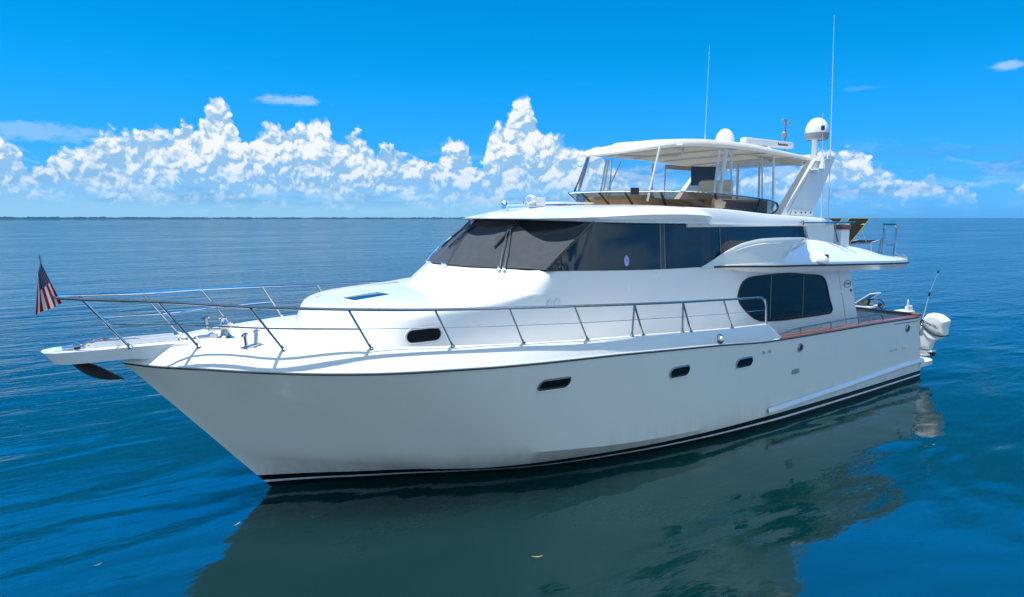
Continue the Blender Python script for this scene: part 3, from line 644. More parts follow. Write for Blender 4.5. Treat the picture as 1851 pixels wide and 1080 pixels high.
# searchlight and trumpet horn
s_ = MB().lathe([(.0, 0), (.09, 0), (.10, .05), (.05, .09), (0, .09)], (6.18, -.15, 5.33), (0, 0, 1), 16).lathe([(.0, -.15), (.08, -.15), (.105, -.10), (.11, .06), (.095, .12), (.04, .15), (0, .15)], (6.16, -.15, 5.52), (-.85, -.5, .05), 18).box((6.42, -.1, 5.47), (.3, .18, .2), bev=.03)
so_ = s_.build('searchlight', PLASTICW, roof)
MB().lathe([(0, 0), (.07, 0), (.07, .012), (0, .012)], Vector((6.16, -.15, 5.52)) + Vector((-.85, -.5, .05)).normalized() * .15, (-.85, -.5, .05), 14).build('searchlight_lens', CHROME, so_)
hn = MB().lathe([(.0, 0), (.035, 0), (.03, .06), (.02, .12), (.02, .55), (.035, .62), (.085, .68), (.095, .70), (.07, .69), (0, .66)], (6.12, -.02, 5.41), (-1, -.10, -.02), 14).box((6.06, -.03, 5.46), (.08, .06, .07), bev=.015).tube([(5.52, -.08, 5.37), (5.52, -.08, 5.27)], .015)
hn.build('trumpet_horn', CHROME, roof)

# flybridge coaming
fz = f1([(8.6, 5.36), (10.3, 5.315), (12.25, 5.20), (14.75, 5.10), (15.4, 5.04)])
mb = MB(); rows = []
for x in np.linspace(9.0, 15.4, 24):
    y = 2.40; z1 = fz(x); rows.append([(x, -y, 4.88), (x, -y - .01, 4.93), (x, -y + .0, 5.0), (x, -y + .03, z1 - .04), (x, -y + .07, z1), (x, -2.15, z1 + .005), (x, 2.15, z1 + .005), (x, y - .07, z1), (x, y - .03, z1 - .04), (x, y, 5.0), (x, y + .01, 4.93), (x, y, 4.88)])
mb.grid(rows); mb.f += [tuple(range(12)), tuple(range(len(mb.v) - 12, len(mb.v)))]; mb.mi += [0, 0]
fly = mb.build('flybridge_coaming', WHITE, yacht, 40)
for sgn in (-1, 1):
    MB().prism([(13.95, sgn * 2.425, 4.90), (15.4, sgn * 2.425, 4.90), (15.42, sgn * 2.425, 3.8), (14.0, sgn * 2.425, 3.8), (14.12, sgn * 2.425, 4.5)], (0, -sgn * .1, 0)).build('house_side', WHITE, pilothouse, 30)
    MB().prism([(9.4, sgn * 2.41, 4.955), (14.0, sgn * 2.41, 4.895), (14.0, sgn * 2.41, 4.868), (9.4, sgn * 2.41, 4.93)], (0, sgn * .045, 0)).build('drip_moulding', WHITE, pilothouse)
MB().box((15.36, 0, 4.4), (.1, 4.75, 1.2)).build('aft_bulkhead', WHITE, pilothouse)

# smoked wind deflector round the flybridge
VT = [(8.0, 0, 5.74), (8.05, .6, 5.74), (8.5, 1.2, 5.74), (9.2, 1.75, 5.735), (10.2, 2.05, 5.70), (11.5, 2.11, 5.64), (12.6, 2.12, 5.57), (12.95, 2.13, 5.50)]
VB = [(8.42, 0, 5.43), (8.46, .55, 5.43), (8.87, 1.1, 5.42), (9.5, 1.65, 5.38), (10.4, 2.05, 5.315), (11.5, 2.16, 5.25), (12.3, 2.19, 5.195), (12.55, 2.19, 5.185)]
a = smooth_path(VT, 6); b = smooth_path(VB, 6); n_ = min(len(a), len(b)); a, b = a[:n_], b[:n_]
F2 = lambda A: [mir(q) for q in A[::-1]] + [tuple(q) for q in A[1:]]
top, bot = F2(a), F2(b)
rows = [[tuple(Vector(p_) * (1 - v) + Vector(q_) * v) for p_, q_ in zip(bot, top)] for v in np.linspace(0, 1, 5)]
wd = MB().grid(rows).build('wind_deflector', SMOKE, yacht, 40)
MB().tube(top, .024, 8).build('deflector_rail', CHROME, wd)
L_ = len(top)
for fr_ in (.10, .21, .315, .39, .455, .525, .61, .69, .79, .9):
    i = int(fr_ * (L_ - 1)); p0, p1 = Vector(bot[i]), Vector(top[i]); tg = (Vector(top[min(i + 1, L_ - 1)]) - Vector(top[i - 1])).normalized(); up_ = (p1 - p0); nn = tg.cross(up_).normalized() * .012
    w_ = .035 if fr_ in (.21, .315, .1) else .022
    MB().prism([p0 - tg * w_ - nn, p0 + tg * w_ - nn, p1 + tg * w_ - nn - up_ * .06, p1 - tg * w_ - nn - up_ * .06], nn * 2).build('deflector_bracket', BLACK, wd)
e0, e1 = Vector(bot[0]), Vector(top[0])
for i in (0, -1):
    MB().tube(bez(bot[i], Vector(bot[i]) + Vector((.55, 0, .1)), top[i], 6), .03, 6).build('deflector_end', BLACK, wd)
MB().grid([[(q_.x + .3, q_.y * .88, z_) for q_ in [Vector(w_) for w_ in bot]] for z_ in (5.10, 5.56)]).build('flybridge_liner', LINERTAN, fly, 60)
MB().box((8.45, -1.24, 5.73), (.1, .2, .17), bev=.02, rot=Matrix.Rotation(.9, 3, 'Z')).build('camera_box', BLACK, wd)
# helm console, settee and seats inside
fi = MB().box((9.6, .2, 5.42), (.9, 2.3, .36), bev=.1).box((9.4, .2, 5.6), (.5, 2.0, .14), bev=.05); fi.build('helm_console', TAN, fly)
hs_ = MB().box((11.55, -1.0, 5.55), (.5, 1.2, .5), bev=.1).box((11.85, -1.0, 5.86), (.16, 1.05, .5), bev=.08); hs_.build('helm_seat', CREAM, fly)
hs_ = MB().box((12.9, .1, 5.98), (.2, .62, .42), bev=.14).box((12.6, .1, 5.65), (.55, .6, .3), bev=.1); hs_.build('companion_seat', CREAM, fly)
se = MB().box((11.4, -1.9, 5.42), (2.0, .4, .3), bev=.08); se.build('settee', TAN, fly)
# hardtop
ht_e = [(8.55, 0), (8.58, .5), (8.74, .9), (9.05, 1.3), (9.5, 1.62), (10.2, 1.84), (11.0, 1.93), (12, 1.96), (13.5, 1.97), (15.0, 1.96), (15.95, 1.9)]
hd = dense(ht_e, 6); hz = f1([(8.55, 6.67), (9.0, 6.75), (9.6, 6.82), (10.7, 6.85), (12, 6.84), (13.5, 6.78), (15, 6.71), (16, 6.67)])
hn_ = []
for i in range(len(hd)):
    a_, b_ = hd[max(i - 1, 0)], hd[min(i + 1, len(hd) - 1)]; tx, ty = b_ - a_; l = math.hypot(tx, ty); hn_.append((-ty / l, tx / l))
hn_[0] = (-1, 0)
def hr(inset, dz):
    pt = [(hd[i][0] - hn_[i][0] * inset, max(hd[i][1] - hn_[i][1] * inset, 0), hz(hd[i][0]) + dz) for i in range(len(hd))]
    return [mir(q) for q in pt[::-1]] + pt[1:]
rimf = f1([(8.55, .10), (9.0, .14), (9.8, .19), (11.5, .19), (13.5, .14), (16, .11)])
def hrr(inset, k):
    return [(q[0], q[1], q[2] + rimf(q[0]) * k) for q in hr(inset, 0)]
T0 = [hr(.10, .01), hrr(.03, 0), hrr(.0, .35), hrr(.02, .7), hrr(.08, .92), hrr(.28, 1.08)]
c1 = [(q[0] + .12 * (1 - abs(q[1]) / 2), q[1] * .5, q[2] + .05) for q in T0[-1]]; c2 = [(max(q[0], 9.0), 0, hz(max(q[0], 9.0)) + .25) for q in T0[-1]]
hardtop = MB().grid(T0 + [c1, c2]).build('hardtop', TOPSKIN, yacht, 40)
u1 = [(q[0] + .5, q[1] * .8, q[2] + .06) for q in T0[0]]; u2 = [(max(q[0] + .5, 9.7), 0, hz(max(q[0], 9.7)) + .12) for q in T0[0]]
MB().grid([T0[0], u1, u2]).build('hardtop_headliner', LINER, hardtop, 40)
hl = MB()
for x in (9.5, 10.4, 11.6, 12.9, 14.2): hl.tube([(x, -1.8, hz(x) + .03), (x, -.9, hz(x) + .05), (x, .9, hz(x) + .05), (x, 1.8, hz(x) + .03)], .028, 6)
hl.tube(smooth_path([(9.5, -1.1, 6.82), (10.0, -1.2, 6.83), (11.0, -.5, 6.84), (11.6, .2, 6.84), (11.0, .9, 6.84), (10.0, .9, 6.82)], 5), .03, 6)
hl.build('hardtop_frame', ALU, hardtop)
def post(name, p0, p1, r_, par=None):
    r_ *= .8
    MB().tube([p0, p1], r_, 8).build(name, ALU, par or hardtop)
for p0, p1, r_ in [((9.06, -1.46, 6.82), (8.74, -1.38, 5.50), .035), ((11.05, -1.88, 6.80), (10.72, -1.92, 5.32), .065), ((10.82, -1.85, 6.80), (10.52, -1.9, 5.32), .035), ((11.25, -1.88, 6.80), (11.30, -1.92, 5.25), .03), ((13.12, -1.88, 6.76), (13.08, -1.95, 5.17), .04), ((13.0, -1.6, 6.76), (12.98, -1.7, 5.17), .03),
                   ((10.72, 1.88, 6.80), (10.68, 1.92, 5.32), .035), ((12.50, 1.88, 6.77), (12.52, 1.92, 5.2), .04), ((13.1, 1.88, 6.76), (13.08, 1.95, 5.17), .035),
                   ((10.25, 1.6, 6.76), (9.97, 1.6, 5.5), .035), ((10.36, 1.62, 6.76), (10.10, 1.62, 5.5), .028), ((11.0, 1.75, 6.76), (10.14, 1.66, 5.5), .025), ((14.95, .55, 6.78), (14.98, .55, 5.06), .05), ((14.75, -.35, 6.78), (14.8, -.35, 5.06), .04), ((14.85, 1.4, 6.78), (14.85, 1.4, 5.06), .035)]:
    post('hardtop_post', p0, p1, r_)
# clear enclosure curtain between hardtop and deflector rail
ins = hr(.12, .02); A_ = []; B_ = []
ti = np.linspace(0, 1, 60)
def samp(path, u):
    P = np.array(path); dd_ = np.r_[0, np.cumsum(np.linalg.norm(np.diff(P, axis=0), axis=1))]; return [tuple(np.interp(v * dd_[-1], dd_, P[:, k]) for k in range(3)) for v in u]
tp = [q for q in ins if q[0] < 13.0]; A_ = samp(tp, ti); B_ = samp([(q[0] + .12, q[1] * .96, q[2] + .01) for q in top], ti)
MB().grid([A_, [tuple((Vector(p_) + Vector(q_)) / 2) for p_, q_ in zip(A_, B_)], B_]).build('enclosure_curtain', VINYL, hardtop, 60)
MB().prism([(13.28, 1.0, 6.66), (14.50, 1.0, 6.70), (14.46, 1.0, 6.10), (13.28, 1.0, 6.085)], (0, .03, 0)).build('navy_curtain', NAVY, hardtop)
MB().prism([(13.0, 1.75, 6.75), (14.9, 1.75, 6.73), (14.9, 1.75, 6.60), (13.0, 1.75, 6.62)], (0, .08, 0)).build('curtain_roll', TAN, hardtop)
MB().tube([(13.1, -1.8, 6.66), (14.6, -1.8, 6.62)], .06, 8).build('curtain_roll', TAN, hardtop)

# radar arch
arch = MB()
for sgn in (-1, 1):
    leg = [(13.2, 5.16), (14.72, 5.10), (15.96, 6.86), (15.60, 6.90), (14.86, 6.73)]
    fo_ = [Vector((x, sgn * (2.12 - .07 * (z - 5.1) / 1.7), z)) for x, z in leg]
    arch.prism(fo_, (0, -sgn * .24, 0))
arch.box((15.45, 0, 6.80), (1.0, 3.7, .2), bev=.05)
archo = arch.build('radar_arch', WHITE, yacht, 30)
MB().prism([(13.62, -2.135, 5.18), (14.72, -2.135, 5.13), (14.74, -2.13, 5.29), (13.74, -2.13, 5.33)], (0, -.02, 0)).build('arch_step', PLASTICW, archo)
MB().tube([(13.5, -2.13, 5.24), (14.92, -2.06, 6.70)], .012, 5).build('arch_seam', SEAM, archo)
for x in (13.85, 14.13, 14.33, 14.6): MB().lathe([(0, 0), (.022, 0), (.022, .015), (0, .02)], (x, -2.155, 5.24), (0, -1, 0), 8).build('step_bolt', INK, archo)
# satellite domes
def dome(c, r_, hgt, band):
    prof = [(0, 0), (r_ * .8, 0), (r_ * .94, .03), (r_, .12), (r_ * 1.0, .2)] + [(r_ * math.cos(a) ** .9, .2 + (hgt - .2) * math.sin(a) ** 1.02) for a in np.linspace(.25, math.pi / 2, 12)]
    o_ = MB().lathe(prof, c, (0, 0, 1), 32).build('satellite_dome', WHITE, archo, 60)
    if band: MB().lathe([(r_ * .80, -.01), (r_ * .97, .02), (r_ * 1.012, .1), (r_ * 1.012, .19), (r_ * .98, .2)], c, (0, 0, 1), 32).build('dome_base_band', GREYPL, o_)
    return o_
dome((13.5, 0, 7.0), .30, .70, False)
d2 = dome((15.85, -1.5, 7.40), .335, .64, True)
MB().tube([(15.75, -1.5, 6.85), (15.75, -1.5, 7.42)], .075, 10).tube([(15.98, -1.42, 6.85), (15.98, -1.42, 7.42)], .05, 10).build('dome_post', WHITE, archo)
# open array radar
ra = MB().box((14.45, -.8, 7.27), (2.40, .22, .19), bev=.05)
rao = ra.build('radar_scanner', PLASTICW, archo, 40)
MB().lathe([(0, 0), (.22, 0), (.22, .1), (.15, .2), (.09, .24), (0, .24)], (14.3, -.8, 6.94), (0, 0, 1), 20).build('radar_pedestal', PLASTICW, rao)
text_mesh('Raymarine', .125, (15.05, -.916, 7.265), (1, 0, 0), (0, 0, 1), 'radar_lettering', INKRED, rao)
# camera pole and lights on the arch
cp = MB().tube([(15.9, -.45, 6.85), (15.88, -.45, 8.02)], .03, 8).lathe([(0, 0), (.08, 0), (.085, .15), (.05, .19), (0, .19)], (15.82, -.45, 7.55), (0, 0, 1), 14).box((15.8, -.45, 8.08), (.22, .09, .08), bev=.02).box((15.92, -.5, 8.0), (.1, .12, .06))
cp.build('mast_camera', GREYPL, archo)
# whip antennas
def whip(base, tip, mid, r0):
    b_, t_ = Vector(base), Vector(tip); o_ = MB().tube([b_ + (t_ - b_) * u for u in (0, mid, mid + .002, 1)], [r0, r0, r0 * .55, r0 * .3], 6).build('whip_antenna', ALU, archo)
    return o_
w1 = whip((14.85, 1.8, 6.85), (14.95, 1.8, 10.65), .25, .012)
w2 = whip((14.85, -2.38, 4.38), (14.72, -2.3, 7.98), .62, .019)
w3 = whip((15.12, -2.42, 4.38), (14.95, -2.35, 10.62), .42, .016)
MB().lathe([(.0, 0), (.05, 0), (.05, .12), (0, .12)], (14.745, -2.31, 7.52), (0, 0, 1), 8).build('antenna_ferrule', INK, w2)
br = MB().box((14.78, -2.2, 6.45), (.34, .25, .05)).box((15.03, -2.2, 6.72), (.3, .3, .05)).lathe([(.09, 0), (.05, .25), (.03, .4)], (14.79, -2.33, 6.46), (0, 0, 1), 10).lathe([(.06, 0), (.04, .25)], (15.06, -2.36, 6.72), (0, 0, 1), 10)
br.build('antenna_bracket', WHITE, archo)

# boat deck with its overhanging edge, rub strip and domed coaming
OE = [(9.5, 2.462, 3.94), (9.93, 2.478, 3.938), (10.4, 2.60, 3.935), (11.0, 2.82, 3.925), (11.6, 2.98, 3.91), (12.4, 3.05, 3.895), (14, 3.06, 3.85), (16, 3.05, 3.79), (18, 3.02, 3.735), (18.9, 2.96, 3.715), (19.2, 2.8, 3.71)]
oe = smooth_path(OE, 9)
thk = f1([(9.9, .03), (11, .15), (12, .18), (19.2, .19)])
hit = f1([(9.55, 3.945), (9.94, 4.09), (10.55, 4.34), (11.3, 4.51), (11.78, 4.562), (12.14, 4.582), (13.0, 4.57), (14.0, 4.54), (15.3, 4.40), (16.2, 4.27), (17, 4.16), (18, 3.97), (18.6, 3.90), (19.2, 3.86)])
hout = f1([(9.55, 3.95), (9.93, 4.09), (10.32, 4.30), (10.83, 4.515), (11.36, 4.60), (12.1, 4.61), (13.05, 4.59), (14, 4.50), (20, 3.7)])
bd = MB(); rows = []
for x, y, z in oe:
    y1 = 2.42 if x < 15.4 else 2.42 + .12 * min(1, (x - 15.4)); zt = max(hit(x), z + .02); r_ = []
    r_ += [(x, 2.30, z - thk(x) - .02), (x, y - .10 * min(1, (x - 9.93) * 2), z - thk(x)), (x, y, z - .04), (x, y, z + .0), (x, y - .012, z + .075 * min(1, max(0, (x - 9.55) * .5)))]
    zz = z + .075 * min(1, max(0, (x - 9.55) * .5)); hgt = max(zt - zz, .004); band = min(.10, hgt * .35)
    for a in np.linspace(0, 1, 17):
        th_ = a * math.pi / 2
        yd, zd = y1 + (y - .03 - y1) * (1 - a) ** .85, zz + hgt * (1 - (1 - a) ** 1.35)                # domed after part
        if a < .62: yv, zv = y - .02 - .035 * a * min(1, hgt * 2), zz + (max(hout(x), zz) - zz) * min(1, a / .60)              # upright forward part with a flat top
        else: u_ = (a - .62) / .38; yv, zv = (y - .045) + (y1 - (y - .045)) * u_, max(hout(x), zz) + (min(zt, max(hout(x), zz)) - .22 * min(1, hgt) - max(hout(x), zz)) * min(1, u_ * 2)
        k_ = (x - (11.95 + 2.0 * ((zd - zz) / hgt) ** 1.6)) / .10 + .5; k_ = min(1, max(0, k_))
        r_.append((x, yv + (yd - yv) * k_, zv + (zd - zv) * k_))
    r_ += [(x, y1 - .05 - .08 * min(1, max(0, (x - 14) / 3)), max(zt, zz + .005) - .005), (x, y1 - .2, min(zt, 4.05) if x > 15.4 else zt - .02)]
    rows.append(r_)
for sgn in (-1, 1):
    q_ = MB().grid([[(p_[0], sgn * p_[1], p_[2]) for p_ in r_] for r_ in rows]); q_.build('boat_deck_coaming', WHITE, yacht, 30)
    MB().tube(smooth_path([(fx, sgn * (float(np.interp(fx, oe[:, 0], oe[:, 1])) - .052), hout(fx) - dz_) for fx, dz_ in ((10.1, .10), (10.5, .125), (10.9, .135), (11.4, .14), (11.9, .14), (12.5, .14))], 5), [.004] + [.022] * 24 + [.004], 6).build('coaming_moulding', WHITE, yacht)
    MB().tube([(x, sgn * (y + .008), z - .015) for x, y, z in oe if x > 9.9], .026, 6).build('boat_deck_rub_strip', BLACK, yacht)
MB().prism([(15.3, 2.45, 3.86), (19.15, 2.8, 3.70), (19.22, 0, 3.70), (19.15, -2.8, 3.70), (15.3, -2.45, 3.86)], (0, 0, .16)).build('boat_deck', DECK, yacht)
MB().box((19.21, 0, 3.79), (.08, 5.6, .15), bev=.02).build('boat_deck_aft_edge', WHITE, yacht)
# scoop vent and seams on the coaming
vs = MB().lathe([(0, .0), (.28, .0), (.27, .06), (.2, .13), (.1, .17), (0, .18)], (13.75, -2.93, 4.0), (0, -.45, 1), 20); vso = vs.build('scoop_vent', WHITE, yacht, 60)
MB().box((13.88, -3.06, 4.06), (.14, .12, .13), bev=.01).build('scoop_opening', INK, vso)
for xa in (14.9, 15.35):
    i = int(np.argmin(abs(oe[:, 0] - xa))); MB().tube([(p_[0] + .07 * k, -p_[1] - .006, p_[2] + .004) for k, p_ in enumerate(rows[i][10:19][::-1])], .007, 4).build('coaming_seam', SEAM, yacht)
# ladder hand rails at the after end of the boat deck
lr = MB()
for x in (18.22, 19.0):
    lr.tube(smooth_path([(x - .06, -2.52, 3.86), (x + .02, -2.5, 4.4), (x + .02, -2.5, 4.85), (x + .02, -2.48, 4.9)], 4), .034, 8)
lr.tube(smooth_path([(18.2, -2.5, 4.9), (18.85, -2.5, 4.9), (18.98, -2.5, 4.86), (19.03, -2.5, 4.7), (19.03, -2.5, 4.4)], 5), .034, 8).tube([(18.1, -2.42, 3.86), (18.2, -2.45, 4.4), (18.24, -2.5, 4.5)], .025, 8).tube([(18.24, -2.5, 4.25), (19.0, -2.5, 4.25)], .016, 6)
lr.build('ladder_rail', STEEL, yacht)
MB().tube(smooth_path([(18.55, -2.72, 4.02), (18.6, -2.9, 3.9), (19.0, -2.88, 3.88), (19.05, -2.7, 3.96)], 4), .012, 5).build('hatch_outline', SEAM, yacht)
MB().tube([(15.42, -2.2, 4.30), (18.24, -2.1, 4.32)], .02, 6).build('lower_guard_rail', DARKGREY, yacht)
MB().lathe([(0, 0), (.06, 0), (.06, .04), (0, .05)], (13.74, -2.43, 4.965), (0, -1, 0), 10).tube([(13.74, -2.46, 4.965), (15.4, -2.46, 4.965), (16.65, -2.4, 4.965)], .022, 8).build('boarding_rail', STEEL, yacht)
MB().tube(smooth_path([(15.5, -2.42, 5.0), (15.56, -2.4, 4.7), (15.72, -2.4, 4.40)], 4), .022, 6).build('grab_rail', STEEL, yacht)
MB().box((16.5, -1.95, 4.36), (.5, .5, .80), bev=.05).build('deck_locker', PLASTICW, yacht)
MB().box((16.5, -1.95, 4.83), (.54, .55, .14), bev=.03).build('locker_lid', TEAK, yacht)

# bow pulpit
pu = MB()
po = [(-3.43, 0), (-3.40, .18), (-3.25, .31), (-2.9, .37), (-2.2, .42), (-1.6, .46), (-1.35, .46)]
oo = [(x, -y) for x, y in po] + [(x, y) for x, y in po[::-1]][:-1]
tp_ = [(x, y, 3.02 if x < -1.5 else 2.98) for x, y in oo]; bt_ = [(x + .14 if x < -2.9 else x, y * .86, 2.82 if x < -1.7 else 2.72) for x, y in oo]
pu.grid([tp_, bt_], 0, True); pu.f += [tuple(range(len(oo))), tuple(range(len(oo), 2 * len(oo)))]; pu.mi += [0, 0]
pulpit = pu.build('bow_pulpit', WHITE, yacht, 30)
for sgn in (-1, 1):
    MB().prism([(-2.85, sgn * .12, 3.02), (-1.5, sgn * .16, 3.02), (-1.5, sgn * .16, 3.10), (-2.7, sgn * .12, 3.11)], (0, sgn * .03, 0)).build('roller_cheek', WHITE, pulpit)
rl = MB().lathe([(0, -.1), (.05, -.1), (.035, 0), (.05, .1), (0, .1)], (-2.95, 0, 3.06), (0, 1, 0), 12).tube([(-2.75, -.1, 3.05), (-2.55, -.08, 3.12), (-2.3, -.05, 3.05)], .02).tube([(-2.8, .1, 3.05), (-2.6, .08, 3.14), (-2.35, .05, 3.05)], .02).box((-3.0, 0, 3.04), (.3, .2, .03))
rl.build('anchor_roller', STEEL, pulpit)
# windlass and deck cleats
wl = MB().lathe([(0, 0), (.15, 0), (.15, .04), (.10, .08), (.085, .10), (.07, .23), (.085, .27), (.10, .29), (.10, .32), (0, .33)], (-.72, -.15, 2.94), (0, 0, 1), 20).box((-1.0, -.1, 3.02), (.32, .12, .08), bev=.025).lathe([(0, -.07), (.06, -.07), (.04, 0), (.06, .07), (0, .07)], (-.93, -.1, 3.03), (0, 1, 0), 14)
wl.build('windlass', STEEL, yacht)
def cleat(c, ang):
    rm = Matrix.Rotation(ang, 3, 'Z'); g = MB(); P = lambda x, y, z: Vector(c) + rm @ Vector((x, y, z))
    for s_ in (-1, 1): g.tube([P(s_ * .14, 0, 0), P(s_ * .17, 0, .20)], .035, 8); g.tube([P(s_ * .10, 0, .215), P(s_ * .17, 0, .225), P(s_ * .26, 0, .205)], [.02, .032, .018], 8)
    g.box(c, (.46, .13, .025), rot=rm, bev=.008); g.build('mooring_cleat', STEEL, yacht)
cleat((-.55, -1.12, 2.965), .75); cleat((-.62, 1.12, 2.965), -.75)

# bow rail: stanchions, top rail, mid rail
RT = [(-3.15, .18, 3.865), (-2.85, .36, 3.84), (-1.86, .78, 3.77), (-.70, 1.67, 3.69), (.68, 2.33, 3.61), (2.07, 2.74, 3.54), (3.46, 3.0, 3.486), (4.88, 3.16, 3.425), (6.43, 3.23, 3.353), (7.89, 3.25, 3.29), (9.26, 3.26, 3.245), (10.5, 3.26, 3.20)]
RT = [outb(q) for q in RT]
for sgn in (-1, 1):
    pth = [tuple(q) for q in smooth_path([(-3.22, .0, 3.87), (-3.2, .1, 3.868)] + RT, 6)] + [outb(q) for q in ((10.72, 3.26, 3.19), (10.86, 3.26, 3.12), (10.92, 3.26, 3.0), (10.95, 3.26, 2.53))]
    rail = MB().tube([(x, sgn * y, z) for x, y, z in pth], .026, 8).build('bow_rail', STEEL, yacht)
    ST = [((-2.85, .36, 3.84), (-2.24, .40, 3.0)), ((-1.86, .78, 3.77), (-1.29, .76, 2.96)), ((-.70, 1.67, 3.69), (-.17, 1.65, 2.92)), ((.68, 2.33, 3.61), (1.07, 2.33, 2.90)), ((2.07, 2.74, 3.54), (2.43, 2.73, 2.85)), ((3.46, 3.0, 3.486), (3.80, 2.99, 2.79)), ((4.88, 3.16, 3.425), (5.25, 3.14, 2.725)),
          ((6.43, 3.23, 3.353), (6.40, 3.21, 2.69)), ((6.43, 3.23, 3.353), (6.72, 3.22, 2.68)), ((7.89, 3.25, 3.29), (7.90, 3.25, 2.625)), ((7.89, 3.25, 3.29), (8.17, 3.26, 2.61)), ((9.26, 3.26, 3.245), (9.62, 3.26, 2.555))]
    ST = [(outb(a_), outb(b_)) for a_, b_ in ST]
    for a_, b_ in ST:
        so2 = MB().tube([(a_[0], sgn * a_[1], a_[2]), (b_[0], sgn * b_[1], b_[2])], .021, 8).build('stanchion', STEEL, rail)
        MB().lathe([(.045, 0), (.045, .015), (.026, .03), (.026, .08)], (b_[0], sgn * b_[1], b_[2] + .012), (a_[0] - b_[0], 0, a_[2] - b_[2]), 10).build('stanchion_base', STEEL, rail)
    mid_ = [tuple((Vector(a_) * .52 + Vector(b_) * .48)) for a_, b_ in ST if (a_, b_) not in (ST[8], ST[10])]
    mp_ = [(-2.45, .0, 3.44)] + [(x, y, z) for x, y, z in mid_]
    pm = smooth_path(mp_[:5], 5); MB().tube([(x, sgn * y, z) for x, y, z in pm], .015, 6).build('mid_rail', STEEL, rail)
    pm = mp_[4:] + [outb((10.93, 3.26, 2.88))]; MB().tube([(x, sgn * y, z) for x, y, z in pm], .006, 5).build('guard_wire', STEEL, rail)
# cockpit side rails on the cap
for sgn in (-1, 1):
    pth = [(11.3, sgn * 3.34, 2.22), (12.3, sgn * 3.36, 2.32), (13.7, sgn * 3.36, 2.34), (15.2, sgn * 3.34, 2.335), (16.35, sgn * 3.33, 2.335), (16.6, sgn * 3.33, 2.30), (16.72, sgn * 3.33, 2.2), (16.74, sgn * 3.33, 2.12)]
    cr = MB().tube(pth, .022, 8).build('cockpit_rail', STEEL, yacht)
    for x in (12.3, 13.75, 15.2): MB().tube([(x, sgn * 3.38, 2.345), (x + .03, sgn * 3.38, 2.15)], .02, 6).build('rail_post', STEEL, cr)

# deck hatch on the coachroof
hc = MB().box((2.05, .0, 3.475), (.86, .62, .09), bev=.02, rot=Matrix.Rotation(-.085, 3, 'Y')).build('deck_hatch', WHITE, deckhouse)
MB().box((2.05, .0, 3.523), (.76, .53, .02), bev=.008, rot=Matrix.Rotation(-.085, 3, 'Y')).build('hatch_lens', GLASS, hc)

# hull fittings
hp = lambda x, z: -hull_at(x, z) - .004
port_light(4.30, 2.03, .72, .215, hp, yacht, 'hull_port', STEEL, .032, .45)
port_light(7.62, 1.85, .64, .235, hp, yacht, 'hull_port', STEEL, .032, .25)
port_light(9.88, 1.765, .64, .23, hp, yacht, 'hull_port', STEEL, .032, .2)
def eye(x, z, r_, yv, m_=STEEL, ax=(0, -1, 0)):
    o_ = MB().lathe([(r_, 0), (r_, .02), (r_ * .85, .04), (r_ * .62, .035), (r_ * .55, .0)], (x, yv, z), ax, 22).build('hawse_eye', m_, yacht, 60)
    return o_
e_ = eye(12.2, 1.84, .11, hp(12.2, 1.84)); MB().lathe([(0, 0), (.065, 0), (.065, .02), (0, .02)], (12.2, hp(12.2, 1.84), 1.84), (0, -1, 0), 14).build('hawse_bore', INK, e_)
e_ = eye(18.2, 1.75, .12, hp(18.2, 1.75)); MB().lathe([(0, 0), (.07, 0), (.07, .02), (0, .02)], (18.2, hp(18.2, 1.75), 1.75), (0, -1, 0), 14).build('hawse_bore', INK, e_)
MB().lathe([(.0, 0), (.10, 0), (.115, .02), (.09, .05), (.05, .055), (0, .075)], (8.95, -3.44, 2.41), (0, -.97, .2), 22).build('docking_light', STEEL, yacht, 60); MB().lathe([(0, 0), (.06, 0), (.05, .02), (0, .028)], (8.95, -3.495, 2.42), (0, -.97, .2), 16).build('docking_lens', PLASTICW, bpy.data.objects['docking_light'])
for x in (10.62, 10.85): MB().lathe([(0, 0), (.03, 0), (.03, .04), (0, .06)], (x, hp(x, 1.91), 1.91), (0, -1, 0), 10).build('tank_vent', STEEL, yacht)
MB().prism([(q[0], hp(12.05, 1.25), q[1]) for q in stadium(12.05, 1.25, .32, .12)], (0, -.018, 0)).build('exhaust_cover', GREYPL, yacht, 30)
MB().lathe([(0, 0), (.06, 0), (.06, .05), (.03, .1), (0, .11)], (18.0, hp(18.0, 1.2), 1.2), (0, -1, 0), 12).build('shore_power_cap', PLASTICW, yacht)
MB().tube([(17.1, hp(17.1, 1.17), 1.17), (17.65, hp(17.65, 1.17), 1.165)], .008, 4).build('shell_door_seam', SEAM, yacht)
MB().tube([(17.3, hp(17.3, 2.0), fK[1](17.3) - .1), (18.9, hp(18.9, 1.95), fK[1](18.9) - .1)], .012, 4).build('sheer_groove', SEAM, yacht)

